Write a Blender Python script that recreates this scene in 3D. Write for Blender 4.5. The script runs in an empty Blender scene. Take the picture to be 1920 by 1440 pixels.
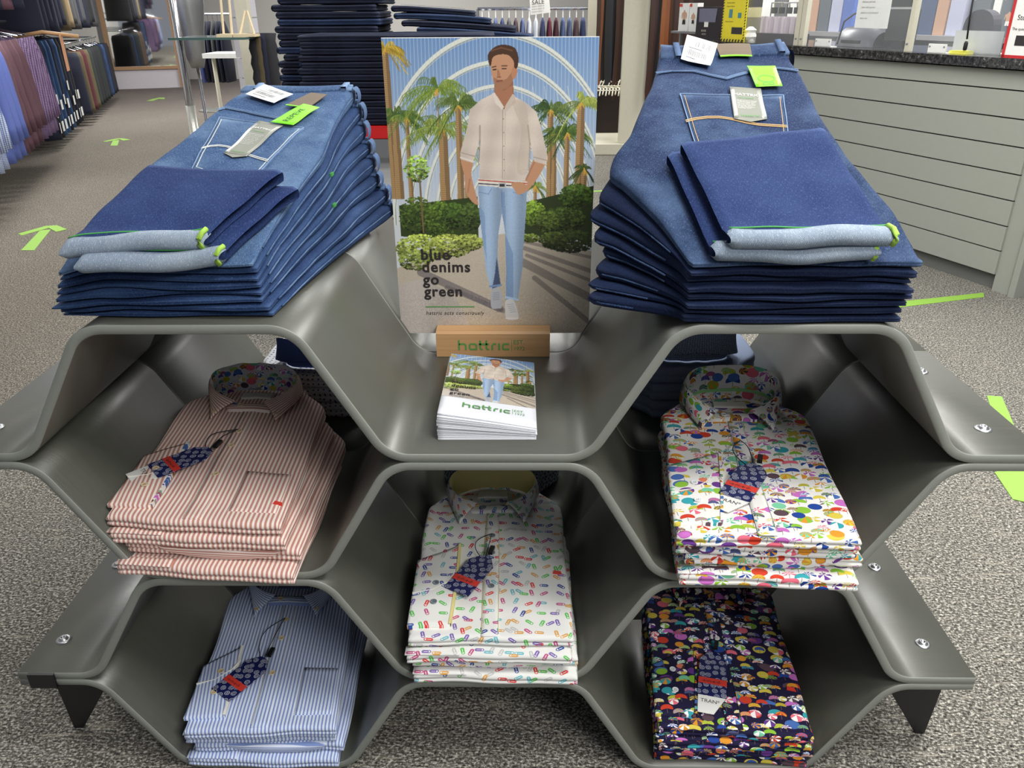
import bpy, math, random, re
import numpy as np
from mathutils import Vector, Matrix
S = bpy.context.scene
COL = S.collection
PI = math.pi

# ---------------------------------------------------------------- camera
F_PX = 1493.5
CAM = (0.05083, -0.97893, 1.21913)
PITCH, YAW, ROLL = 0.44253, 0.01585, -0.00662
cd = bpy.data.cameras.new('camera')
cam = bpy.data.objects.new('camera', cd); COL.objects.link(cam)
cd.sensor_fit = 'HORIZONTAL'; cd.sensor_width = 36.0; cd.lens = F_PX / 1920 * 36.0
cd.clip_start = 0.02; cd.clip_end = 100
_r = Vector((math.cos(YAW), math.sin(YAW), 0)); _fh = Vector((-math.sin(YAW), math.cos(YAW), 0))
_fw = _fh * math.cos(PITCH) + Vector((0, 0, -math.sin(PITCH)))
_up = _fh * math.sin(PITCH) + Vector((0, 0, math.cos(PITCH)))
_c, _s = math.cos(ROLL), math.sin(ROLL)
_r2 = _r * _c + _up * _s; _u2 = -_r * _s + _up * _c
M = Matrix((_r2, _u2, -_fw)).transposed().to_4x4(); M.translation = Vector(CAM)
cam.matrix_world = M
S.camera = cam

# ---------------------------------------------------------------- world, lights, exposure
S.view_settings.view_transform = 'Standard'; S.view_settings.look = 'None'
S.view_settings.gamma = 1.0; S.view_settings.use_curve_mapping = False
S.view_settings.exposure = 0.0
S.cycles.max_bounces = 6; S.cycles.diffuse_bounces = 3; S.cycles.glossy_bounces = 3
S.cycles.transmission_bounces = 6; S.cycles.transparent_max_bounces = 12
S.cycles.caustics_reflective = False; S.cycles.caustics_refractive = False
w = bpy.data.worlds.new('shop_world'); S.world = w; w.use_nodes = True
w.node_tree.nodes['Background'].inputs[0].default_value = (0.86, 0.90, 1.0, 1)
w.node_tree.nodes['Background'].inputs[1].default_value = 0.26

def area(name, loc, sx, sy, power, rot=(0, 0, 0), col=(1, .985, .95)):
    l = bpy.data.lights.new(name, 'AREA'); l.shape = 'RECTANGLE'; l.size = sx; l.size_y = sy
    l.energy = power; l.color = col
    o = bpy.data.objects.new(name, l); COL.objects.link(o); o.location = loc; o.rotation_euler = rot
    return o
# rows of ceiling panels of the shop
area('ceiling_light', (0.9, -0.7, 2.75), 1.0, .6, 52)
area('ceiling_light', (1.7, -2.4, 2.75), 1.4, 1.0, 102)
area('ceiling_light', (-1.6, 1.2, 2.75), .5, 1.5, 20)
area('ceiling_light', (1.6, 0.9, 2.75), .5, 1.5, 66)
area('ceiling_light', (0.0, 2.2, 2.75), 1.6, .6, 55)
area('ceiling_light', (2.9, 3.8, 2.75), 1.5, 2.4, 120)
area('ceiling_light', (-3.2, 4.5, 2.75), 1.2, 1.2, 95)
area('ceiling_light', (-2.0, 12.5, 2.75), 3, 1.2, 160)
area('ceiling_light', (-4.5, 9.0, 2.75), 1.2, 1.8, 140)
area('ceiling_light', (1.0, 7.0, 2.75), 1.8, 1.2, 140)

# ---------------------------------------------------------------- materials
def lin(c):
    return tuple((x / 255 / 12.92) if x / 255 <= .04045 else ((x / 255 + .055) / 1.055) ** 2.4 for x in c)

class NT:
    def __init__(s, name):
        s.m = bpy.data.materials.new(name); s.m.use_nodes = True
        s.t = s.m.node_tree; s.b = s.t.nodes['Principled BSDF']
    def n(s, typ, **kw):
        nd = s.t.nodes.new('ShaderNode' + typ)
        for k, v in kw.items():
            if k == 'ins':
                for kk, vv in v.items():
                    s.put(nd, kk, vv)
            else: setattr(nd, k, v)
        return nd
    def put(s, nd, k, v):
        i = nd.inputs[k]
        if isinstance(v, bpy.types.NodeSocket): s.t.links.new(v, i)
        elif isinstance(v, tuple) and len(v) == 3 and len(getattr(i, 'default_value', ())) == 4: i.default_value = (*v, 1)
        else: i.default_value = v
    def math(s, op, a, b=0.0, c=None, clamp=False):
        nd = s.n('Math', operation=op, use_clamp=clamp); s.put(nd, 0, a); s.put(nd, 1, b)
        if c is not None: s.put(nd, 2, c)
        return nd.outputs[0]
    def mix(s, f, a, b, mode='MIX'):
        nd = s.n('Mix', data_type='RGBA', blend_type=mode)
        s.put(nd, 0, f)
        for k, v in ((6, a), (7, b)):
            if isinstance(v, bpy.types.NodeSocket): s.t.links.new(v, nd.inputs[k])
            else: nd.inputs[k].default_value = (*v, 1)
        return nd.outputs[2]
    def ramp(s, f, stops, mode='LINEAR'):
        nd = s.n('ValToRGB'); cr = nd.color_ramp; cr.interpolation = mode
        while len(cr.elements) > 1: cr.elements.remove(cr.elements[-1])
        cr.elements[0].position = stops[0][0]; cr.elements[0].color = (*stops[0][1], 1)
        for p, c in stops[1:]:
            e = cr.elements.new(p); e.color = (*c, 1)
        s.put(nd, 0, f); return nd.outputs[0]
    def uv(s): return s.n('TexCoord').outputs['UV']
    def obj(s): return s.n('NewGeometry').outputs['Position']
    def mapping(s, v, sc=(1, 1, 1), rot=(0, 0, 0), loc=(0, 0, 0)):
        nd = s.n('Mapping'); s.put(nd, 0, v); nd.inputs['Scale'].default_value = sc
        nd.inputs['Rotation'].default_value = rot; nd.inputs['Location'].default_value = loc
        return nd.outputs[0]
    def noise(s, v, scale, detail=2, rough=.5):
        nd = s.n('TexNoise'); s.put(nd, 'Vector', v); nd.inputs['Scale'].default_value = scale
        nd.inputs['Detail'].default_value = detail; nd.inputs['Roughness'].default_value = rough
        return nd.outputs[0]
    def sep(s, v):
        nd = s.n('SeparateXYZ'); s.put(nd, 0, v); return nd.outputs
    def bump(s, h, strength=.3, dist=.002):
        nd = s.n('Bump'); nd.inputs['Strength'].default_value = strength; nd.inputs['Distance'].default_value = dist
        s.put(nd, 'Height', h); s.t.links.new(nd.outputs[0], s.b.inputs['Normal'])
    def fin(s, col, rough=.6, metal=0.0, spec=.5, **kw):
        s.put(s.b, 'Base Color', col if isinstance(col, bpy.types.NodeSocket) else tuple(col))
        s.put(s.b, 'Roughness', rough); s.put(s.b, 'Metallic', metal); s.put(s.b, 'Specular IOR Level', spec)
        for k, v in kw.items(): s.put(s.b, k.replace('_', ' '), v)
        return s.m

_mc = {}
def plain(name, rgb, rough=.6, metal=0., spec=.5, var=.06, vs=40):
    if name in _mc: return _mc[name]
    t = NT(name); c = lin(rgb)
    n = t.noise(t.obj(), vs, 3)
    col = t.mix(n, tuple(x * (1 - var) for x in c), tuple(min(1, x * (1 + var)) for x in c))
    _mc[name] = t.fin(col, rough, metal, spec); return _mc[name]

def m_panel(name, base, edge=False):
    t = NT(name); p = t.obj()
    g1 = t.noise(t.mapping(p, (1.5, 90, 1.5)), 6, 4, .6)      # long grain running round the bends
    g2 = t.noise(t.mapping(p, (6, 420, 6)), 3, 3, .6)
    c = lin(base)
    f = t.math('MULTIPLY', g1, g2)
    col = t.mix(t.math('MULTIPLY', f, 1.6, clamp=True), tuple(x * .80 for x in c), tuple(x * 1.12 for x in c))
    t.bump(t.math('ADD', g1, g2), .14 if not edge else .05, .0012)
    return t.fin(col, t.math('MULTIPLY_ADD', g1, .16, .32), 0, .9, Coat_Weight=.12, Coat_Roughness=.25)
M_PAN = m_panel('grey_stained_plywood', (82, 83, 75))
M_EDGE = plain('grey_plywood_edge', (128, 131, 124), .5, vs=120)

def m_carpet():
    t = NT('tufted_carpet'); p = t.obj()
    n1 = t.noise(t.mapping(p, (1, 1, 0), (0, 0, .35)), 190, 3, .7)
    n1b = t.noise(t.mapping(p, (1, 3.2, 0), (0, 0, .3)), 90, 2, .6)
    n2 = t.noise(t.mapping(p, (4, 42, 0), (0, 0, .27)), 2.2, 3, .75)      # broken pale streaks
    n3 = t.noise(p, 1.1, 2)
    streak = t.math('MULTIPLY', t.math('SUBTRACT', n2, .56, clamp=True), 7, clamp=True)
    a = t.ramp(t.math('ADD', t.math('MULTIPLY', n1, .6), t.math('MULTIPLY', n1b, .4)), [(.37, lin((36, 35, 34))), (.5, lin((112, 109, 102))), (.62, lin((220, 216, 204)))])
    b = t.mix(t.math('MULTIPLY', streak, .6), a, lin((196, 188, 172)))
    sx = t.sep(p)
    far = t.math('MULTIPLY', t.math('SUBTRACT', sx[1], 7.0), .16, clamp=True)
    c = t.mix(t.math('MULTIPLY', far, .35), b, lin((104, 92, 112)))
    left = t.math('MULTIPLY', t.math('SUBTRACT', -1.0 if False else t.math('MULTIPLY', sx[0], -1), .9), .8, clamp=True)
    c = t.mix(t.math('MULTIPLY', left, .32), c, lin((112, 96, 80)), 'MIX')
    c = t.mix(t.math('MULTIPLY', n3, .25), c, (.05, .05, .05), 'MULTIPLY')
    t.bump(n1, .9, .006)
    return t.fin(c, .95, 0, .1)
M_CARPET = m_carpet()

def m_denim(name, base, fade, amt=.5, weave=1.0, wear=1.0):
    t = NT(name); u = t.uv(); p = t.obj()
    tw = t.n('TexWave', wave_type='BANDS', bands_direction='DIAGONAL'); t.put(tw, 'Vector', u)
    tw.inputs['Scale'].default_value = 230; tw.inputs['Distortion'].default_value = 2.5; tw.inputs['Detail'].default_value = 2
    sl = t.noise(t.mapping(u, (1500, 210, 1)), 1, 2)          # slubs
    sl2 = t.noise(t.mapping(u, (260, 1500, 1)), 1, 2)
    blot = t.noise(u, 9, 4, .6)
    geo = t.n('NewGeometry').outputs['Pointiness']
    b, f = lin(base), lin(fade)
    k = t.math('MULTIPLY', t.math('SUBTRACT', blot, .42, clamp=True), 3.2 * amt, clamp=True)
    col = t.mix(k, b, f)
    s_ = t.math('MULTIPLY', t.math('SUBTRACT', t.math('ADD', t.math('MULTIPLY', sl, .55), t.math('MULTIPLY', sl2, .45)), .52, clamp=True), 3.5 * weave, clamp=True)
    col = t.mix(s_, col, tuple(min(1, x * 1.9 + .05) for x in f))
    col = t.mix(t.math('MULTIPLY', tw.outputs[1], .3), col, tuple(x * .35 for x in b))
    pe = t.math('MULTIPLY', t.math('SUBTRACT', geo, .53, clamp=True), 7 * wear, clamp=True)
    col = t.mix(pe, col, tuple(min(1, x * 1.5 + .04) for x in f))
    t.bump(t.math('ADD', sl, t.math('MULTIPLY', tw.outputs[1], .4)), .35, .0006)
    return t.fin(col, .85, 0, .15)

def stripes_col(t, u, per, frac, a, b, axis=0, soft=.08):
    x = t.sep(u)[axis]
    ph = t.math('FRACT', t.math('DIVIDE', x, per))
    d = t.math('ABSOLUTE', t.math('SUBTRACT', ph, .5))
    k = t.math('MULTIPLY_ADD', t.math('SUBTRACT', frac / 2, d), 1 / soft, .5, clamp=True)
    return t.mix(k, a, b)
def cloth_fin(t, col, rough=.8):
    n = t.noise(t.mapping(t.uv(), (1400, 1400, 1)), 1, 1)
    t.bump(n, .15, .0004)
    return t.fin(col, rough, 0, .2)
def m_stripe(name, per, frac, a, b):
    t = NT(name); u = t.uv(); n = t.noise(t.mapping(u, (30, 30, 1)), 1, 2)
    col = stripes_col(t, u, per, frac, lin(a), lin(b))
    return cloth_fin(t, col)

def brolly(t, u, scale, bgc):
    """umbrella print: rows of little two-tone parasols seen from above and from the side"""
    pal = [(206, 66, 44), (72, 110, 178), (222, 150, 50), (140, 190, 60), (104, 58, 140), (56, 160, 170), (214, 196, 78), (196, 110, 190), (36, 70, 150), (230, 110, 130), (120, 200, 160), (90, 70, 80)]
    pal = [lin(c) for c in pal]
    out = bgc
    for li, (sc, off, asp, lim) in enumerate(((1.0, 0.0, 1.35, .42), (1.0, 7.3, 1.3, .37))):
        v = t.mapping(u, (scale / asp, scale, 1), (0, 0, .05 * li), (off, off * .7, 0))
        vo = t.n('TexVoronoi', voronoi_dimensions='2D', feature='F1'); t.put(vo, 'Vector', v)
        vo.inputs['Scale'].default_value = 1.0; vo.inputs['Randomness'].default_value = .62
        dist, colr, pos = vo.outputs['Distance'], vo.outputs['Color'], vo.outputs['Position']
        sub = t.n('VectorMath', operation='SUBTRACT'); t.put(sub, 0, v); t.put(sub, 1, pos)
        d = t.sep(sub.outputs[0]); r = t.n('SeparateColor'); t.put(r, 0, colr)
        c1 = t.ramp(r.outputs[0], [(i / len(pal), c) for i, c in enumerate(pal)], 'CONSTANT')
        light = (.92, .90, .88)
        c2 = t.ramp(r.outputs[2], [(0, light), (.35, pal[2]), (.5, light), (.7, pal[3]), (.82, pal[6]), (.92, pal[1])], 'CONSTANT')
        ang = t.math('ARCTAN2', t.math('SUBTRACT', d[0], t.math('MULTIPLY', t.math('SUBTRACT', r.outputs[1], .5), .3)), t.math('SUBTRACT', t.math('MULTIPLY', r.outputs[1], .5), d[1]))
        seg = t.math('GREATER_THAN', t.math('FRACT', t.math('MULTIPLY', ang, t.math('MULTIPLY_ADD', r.outputs[2], 1.1, .5))), .55)
        two = t.math('MULTIPLY', seg, t.math('LESS_THAN', r.outputs[1], .68))
        pc = t.mix(two, c1, c2)
        # half of them are domes: cut the lower side off
        size = t.math('MULTIPLY_ADD', r.outputs[1], .12, lim - .10)
        inside = t.math('LESS_THAN', dist, size)
        dome = t.math('MULTIPLY', t.math('GREATER_THAN', r.outputs[2], .45), t.math('LESS_THAN', d[1], t.math('MULTIPLY', t.math('ABSOLUTE', d[0]), -.35)))
        inside = t.math('MULTIPLY', inside, t.math('SUBTRACT', 1, dome))
        rim = t.math('MULTIPLY', inside, t.math('GREATER_THAN', dist, t.math('SUBTRACT', size, .035)))
        # little pole under the domes
        pole = t.math('MULTIPLY', t.math('LESS_THAN', t.math('ABSOLUTE', d[0]), .022), t.math('MULTIPLY', t.math('LESS_THAN', d[1], 0), t.math('MULTIPLY', t.math('LESS_THAN', dist, .42), t.math('GREATER_THAN', r.outputs[2], .45))))
        out = t.mix(t.math('MULTIPLY', pole, .7), out, lin((110, 90, 80)))
        out = t.mix(inside, out, pc)
        out = t.mix(t.math('MULTIPLY', rim, .18), out, (.08, .06, .07))
    return out
def m_brolly(name, bg, scale=46):
    t = NT(name); u = t.uv()
    return cloth_fin(t, brolly(t, u, scale, lin(bg)))

def m_clips(name):
    t = NT(name); u = t.uv(); out = lin((226, 226, 222))
    pal = [lin(c) for c in ((214, 62, 58), (50, 78, 150), (92, 186, 84), (214, 160, 84), (190, 80, 130), (110, 180, 190), (120, 96, 170), (190, 190, 190))]
    for off in (0.0, 5.37):
        v = t.mapping(u, (42, 42, 1), (0, 0, .1), (off, off * 1.7, 0))
        vo = t.n('TexVoronoi', voronoi_dimensions='2D', feature='F1'); t.put(vo, 'Vector', v)
        vo.inputs['Scale'].default_value = 1.0; vo.inputs['Randomness'].default_value = .35
        sub = t.n('VectorMath', operation='SUBTRACT'); t.put(sub, 0, v); t.put(sub, 1, vo.outputs['Position'])
        d = t.sep(sub.outputs[0]); r = t.n('SeparateColor'); t.put(r, 0, vo.outputs['Color'])
        a = t.math('MULTIPLY', t.math('FLOOR', t.math('MULTIPLY', r.outputs[0], 5.99)), .63)
        ca, sa = t.math('COSINE', a), t.math('SINE', a)
        x = t.math('ADD', t.math('MULTIPLY', d[0], ca), t.math('MULTIPLY', d[1], sa))
        y = t.math('SUBTRACT', t.math('MULTIPLY', d[1], ca), t.math('MULTIPLY', d[0], sa))
        def ring(hl, rad, ox):
            qx = t.math('MAXIMUM', t.math('SUBTRACT', t.math('ABSOLUTE', t.math('SUBTRACT', x, ox)), hl), 0)
            dd = t.math('SQRT', t.math('ADD', t.math('MULTIPLY', qx, qx), t.math('MULTIPLY', y, y)))
            return t.math('LESS_THAN', t.math('ABSOLUTE', t.math('SUBTRACT', dd, rad)), .030)
        k = t.math('MAXIMUM', ring(.19, .105, 0), ring(.12, .055, .05))
        c = t.ramp(r.outputs[1], [(i / len(pal), cc) for i, cc in enumerate(pal)], 'CONSTANT')
        k = t.math('MULTIPLY', k, t.math('LESS_THAN', vo.outputs['Distance'], .44))
        if off: k = t.math('MULTIPLY', k, t.math('GREATER_THAN', r.outputs[2], .45))
        out = t.mix(k, out, c)
    return cloth_fin(t, out)

def m_paisley():
    t = NT('navy_paisley_card'); v = t.mapping(t.uv(), (75, 75, 1))
    vo = t.n('TexVoronoi', voronoi_dimensions='2D', feature='F1'); t.put(vo, 'Vector', v); vo.inputs['Scale'].default_value = 1; vo.inputs['Randomness'].default_value = .45
    d = vo.outputs['Distance']
    rings = t.math('GREATER_THAN', t.math('SINE', t.math('MULTIPLY', d, 42)), .35)
    k = t.math('MULTIPLY', rings, t.math('LESS_THAN', d, .38))
    w_ = t.math('GREATER_THAN', t.noise(v, 9, 1), .42)
    col = t.mix(t.math('MULTIPLY', k, w_), lin((22, 30, 84)), lin((208, 212, 226)))
    return t.fin(col, .4)
M_PAIS = m_paisley()

M_WHITE = plain('white_card', (236, 236, 232), .5)
M_RED = plain('red_print', (214, 60, 48), .5)
M_BLACK = plain('black_plastic', (22, 22, 24), .35)
M_CHROME = plain('chrome', (200, 200, 204), .18, 1.0)
M_STEEL = plain('dull_steel', (168, 170, 172), .35, .9)
M_WOOD = None
def m_wood(name, a, b, sc=1):
    t = NT(name); p = t.obj(); n = t.noise(t.mapping(p, (2 * sc, 30 * sc, 60 * sc)), 3, 4)
    return t.fin(t.mix(n, lin(a), lin(b)), .5)
M_WOOD = m_wood('beech_wood', (176, 132, 86), (206, 166, 120))
M_GREEN = plain('lime_tape', (134, 178, 66), .6)
M_LIME = plain('lime_card', (128, 226, 30), .45)
M_PLOGO = plain('logo_green', (88, 152, 78), .5)
M_INK = plain('dark_ink', (44, 38, 40), .5)
M_GREYTAG = plain('grey_tag_film', (136, 138, 128), .3)
M_THREAD = plain('pale_thread', (196, 200, 196), .7)
M_ORTHREAD = plain('tan_thread', (186, 152, 104), .7)
M_GTHREAD = plain('green_thread', (60, 150, 66), .7)
M_LEATHER = plain('brown_leather', (98, 82, 62), .6)

# ---------------------------------------------------------------- mesh helpers
ORDW = 'zeroth first second third fourth fifth sixth seventh eighth ninth tenth eleventh twelfth thirteenth fourteenth fifteenth sixteenth seventeenth eighteenth nineteenth twentieth'.split()
def words(label):
    """counting words instead of bare numbers"""
    return re.sub(r'(?:number|layer) (\d+)', lambda m: ORDW[int(m.group(1))], label)
def tag(o, label=None, cat=None, group=None, kind=None):
    if label: o['label'] = words(label)
    if cat: o['category'] = cat
    if group: o['group'] = group
    if kind: o['kind'] = kind
    return o
def root(name, loc, label, cat, group=None):
    o = bpy.data.objects.new(name, None); COL.objects.link(o); o.location = loc
    o.empty_display_size = .05
    return tag(o, label, cat, group)
def wloc(o):
    v = Vector((0, 0, 0))
    while o is not None:
        v += o.location; o = o.parent
    return v
def mk(name, V, F, mat, parent=None, uv=None, smooth=True, mats=None, label=None, thing=None, kind=None):
    """V in world coordinates (parents are never rotated); the origin is put at the base of a top-level mesh"""
    V = np.asarray(V, float).reshape(-1, 3)
    if parent is not None: org = np.array(wloc(parent))
    else: org = np.array([(V[:, 0].min() + V[:, 0].max()) / 2, (V[:, 1].min() + V[:, 1].max()) / 2, V[:, 2].min()])
    me = bpy.data.meshes.new(name)
    me.from_pydata((V - org).tolist(), [], [tuple(int(i) for i in f) for f in F])
    if uv is not None:
        uv = np.asarray(uv, float)
        l = me.uv_layers.new(name='UVMap')
        idx = np.empty(len(me.loops), dtype=np.int32); me.loops.foreach_get('vertex_index', idx)
        l.data.foreach_set('uv', uv[idx].astype(np.float32).ravel())
    for m_ in (mat if isinstance(mat, (list, tuple)) else [mat]): me.materials.append(m_)
    if mats is not None: me.polygons.foreach_set('material_index', np.asarray(mats, np.int32))
    if smooth: me.polygons.foreach_set('use_smooth', np.ones(len(me.polygons), bool))
    me.update()
    o = bpy.data.objects.new(name, me); COL.objects.link(o)
    if parent is not None: o.parent = parent
    else: o.location = org
    if label: o['label'] = label
    if kind: o['kind'] = kind
    if thing: tag(o, *thing)
    return o

class B:
    """collects pieces of one mesh"""
    def __init__(s): s.V = []; s.F = []; s.U = []; s.mi = []
    def add(s, V, F, uv=None, mi=0):
        n = len(s.V); V = [tuple(map(float, v)) for v in V]
        s.V += V; s.F += [tuple(i + n for i in f) for f in F]
        s.U += [tuple(map(float, a)) for a in uv] if uv is not None else [(v[0], v[1] + v[2]) for v in V]
        s.mi += [mi] * len(F); return s
    def box(s, x0, y0, z0, x1, y1, z1, mi=0, bev=0.0):
        if bev:
            b = bev; V = []; 
            for z, i in ((z0, b), (z0 + b, 0), (z1 - b, 0), (z1, b)):
                V += [(x0 + i + (b if False else 0), y0 + i, z), (x1 - i, y0 + i, z), (x1 - i, y1 - i, z), (x0 + i, y1 - i, z)]
            F = [(3, 2, 1, 0), (12, 13, 14, 15)]
            for k in range(3):
                for j in range(4): F.append((k * 4 + j, k * 4 + (j + 1) % 4, k * 4 + 4 + (j + 1) % 4, k * 4 + 4 + j))
            return s.add(V, F, mi=mi)
        V = [(x0, y0, z0), (x1, y0, z0), (x1, y1, z0), (x0, y1, z0), (x0, y0, z1), (x1, y0, z1), (x1, y1, z1), (x0, y1, z1)]
        return s.add(V, [(3, 2, 1, 0), (4, 5, 6, 7), (0, 1, 5, 4), (1, 2, 6, 5), (2, 3, 7, 6), (3, 0, 4, 7)], mi=mi)
    def obox(s, o, ex, ey, ez, mi=0):
        """box from corner o with edge vectors"""
        o, ex, ey, ez = map(np.array, (o, ex, ey, ez))
        V = [o, o + ex, o + ex + ey, o + ey, o + ez, o + ex + ez, o + ex + ey + ez, o + ey + ez]
        return s.add(V, [(3, 2, 1, 0), (4, 5, 6, 7), (0, 1, 5, 4), (1, 2, 6, 5), (2, 3, 7, 6), (3, 0, 4, 7)], mi=mi)
    def tube(s, pts, r, n=8, mi=0, closed=False):
        P = [np.array(p, float) for p in pts]; m = len(P); V = []; F = []
        rr = r if isinstance(r, (list, tuple)) else [r] * m
        up = np.array([0., 0., 1.])
        for i, p in enumerate(P):
            a = P[(i - 1) % m] if (closed or i > 0) else P[i]; b = P[(i + 1) % m] if (closed or i < m - 1) else P[i]
            d = b - a; d /= (np.linalg.norm(d) + 1e-12)
            x = np.cross(d, up)
            if np.linalg.norm(x) < 1e-3: x = np.cross(d, np.array([1., 0, 0]))
            x /= np.linalg.norm(x); y = np.cross(x, d)
            for k in range(n):
                t = 2 * PI * k / n; V.append(p + rr[i] * (math.cos(t) * x + math.sin(t) * y))
        for i in range(m if closed else m - 1):
            for k in range(n):
                a = i * n + k; b = i * n + (k + 1) % n; c = ((i + 1) % m) * n + (k + 1) % n; d = ((i + 1) % m) * n + k
                F.append((a, b, c, d))
        if not closed: F += [tuple(range(n))[::-1], tuple((m - 1) * n + k for k in range(n))]
        return s.add(V, F, mi=mi)
    def lathe(s, c, prof, n=20, ax=(0, 0, 1), mi=0):
        ax = np.array(ax, float); ax /= np.linalg.norm(ax)
        x = np.cross(ax, [0, 1, 0]) if abs(ax[1]) < .9 else np.cross(ax, [1, 0, 0]); x /= np.linalg.norm(x); y = np.cross(ax, x)
        V = []; F = []; c = np.array(c, float)
        for r, h in prof:
            for k in range(n):
                t = 2 * PI * k / n; V.append(c + ax * h + r * (math.cos(t) * x + math.sin(t) * y))
        for i in range(len(prof) - 1):
            for k in range(n): F.append((i * n + k, i * n + (k + 1) % n, (i + 1) * n + (k + 1) % n, (i + 1) * n + k))
        F += [tuple(range(n))[::-1], tuple((len(prof) - 1) * n + k for k in range(n))]
        return s.add(V, F, mi=mi)
    def prism(s, poly, lift, depth, mi=0):
        """poly: 3D points of one face; depth: vector to the other face"""
        n = len(poly); P = [np.array(p, float) for p in poly]; Q = [p + np.array(depth, float) for p in P]
        F = [tuple(range(n)), tuple(range(2 * n - 1, n - 1, -1))] + [(i, i + n, (i + 1) % n + n, (i + 1) % n) for i in range(n)]
        return s.add(P + Q, F, mi=mi)
    def make(s, name, mat, parent=None, smooth=False, **kw):
        return mk(name, s.V, s.F, mat, parent, s.U, smooth, mats=s.mi if isinstance(mat, (list, tuple)) else None, **kw)

def wav(x, y, seed, k, n=5):
    """smooth waviness, about -1..1"""
    r = np.random.RandomState(seed); o = 0
    for i in range(n):
        a = r.uniform(0, 2 * PI); f = k * r.uniform(.5, 1.6); o = o + np.sin((x * math.cos(a) + y * math.sin(a)) * f + r.uniform(0, 6.28))
    return o / n * 1.4

def text(body, size, fn, name, mat, parent, bold=0.0, shear=0.0, align='LEFT', spacing=1.0, label=None):
    cu = bpy.data.curves.new(name, 'FONT'); cu.body = body; cu.size = size; cu.offset = bold; cu.shear = shear
    cu.align_x = align; cu.space_character = spacing; cu.resolution_u = 3
    ob = bpy.data.objects.new(name, cu); COL.objects.link(ob)
    dg = bpy.context.evaluated_depsgraph_get(); dg.update()
    me = ob.evaluated_get(dg).to_mesh()
    V = [fn(v.co.x, v.co.y) for v in me.vertices]; F = [tuple(p.vertices) for p in me.polygons]
    ob.evaluated_get(dg).to_mesh_clear(); bpy.data.objects.remove(ob); bpy.data.curves.remove(cu)
    if not V: return None
    return mk(name, V, F, mat, parent, smooth=False, label=label)

def ribbon(b, pts, wd, fn, closed=False, mi=0):
    """flat stroke of width wd through 2D pts, mapped by fn(x,y)->world"""
    P = [np.array(p, float) for p in pts]; m = len(P); V = []
    for i, p in enumerate(P):
        a = P[i - 1] if i > 0 else P[i]; c = P[i + 1] if i < m - 1 else P[i]
        d = c - a; d /= (np.linalg.norm(d) + 1e-12); nn = np.array([-d[1], d[0]])
        V += [fn(*(p + nn * wd / 2)), fn(*(p - nn * wd / 2))]
    b.add(V, [(2 * i, 2 * i + 1, 2 * i + 3, 2 * i + 2) for i in range(m - 1)], mi=mi)

def logo(fn, h, parent, mat=None, name='logo_lettering'):
    """rounded lower-case wordmark drawn with strokes; h is the x-height; fn maps to the surface"""
    b = B(); w_ = h * .24; x = 0
    g = lambda *p: [(x + a * h, c * h) for a, c in p]
    R = lambda pts: ribbon(b, pts, w_, fn)
    R(g((.12, 0), (.12, 1.45))); R(g((.12, .80), (.3, .88), (.85, .88), (1.02, .72), (1.02, 0))); x += 1.42 * h          # h
    R(g((.9, .12), (.25, .12), (.12, .25), (.12, .75), (.25, .88), (.85, .88), (1.02, .75), (1.02, 0))); x += 1.42 * h  # a
    R(g((.12, 1.4), (.12, .25), (.25, .12), (.45, .12))); R(g((.95, 1.4), (.95, .25), (1.08, .12), (1.3, .12)))
    R(g((-.12, .85), (1.3, .85))); x += 1.6 * h                                                                      # tt
    R(g((.12, 0), (.12, .62), (.3, .88), (.65, .88))); x += .92 * h                                                     # r
    R(g((.12, 0), (.12, .98))); x += .5 * h                                                                            # i
    R(g((.95, .12), (.25, .12), (.12, .25), (.12, .75), (.25, .88), (.95, .88))); x += 1.3 * h                          # c
    R([(x, -.2 * h), (x, 1.5 * h)]) if False else ribbon(b, [(x, -.15 * h), (x, 1.5 * h)], h * .05, fn)
    b.make(name, mat or M_PLOGO, parent)
    text('EST.', h * .85, lambda a, c: fn(x + .2 * h + a, .86 * h + c), 'date_lettering', mat or M_PLOGO, parent)
    text('1972', h * .75, lambda a, c: fn(x + .25 * h + a, -.02 * h + c), 'date_lettering', mat or M_PLOGO, parent)
    return x

# ================================================================= THE SETTING
b = B(); V = []; nx, ny = 2, 2
b.box(-14, -4, -.05, 9, 20, 0); b.make('floor', M_CARPET, kind='structure')

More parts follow.
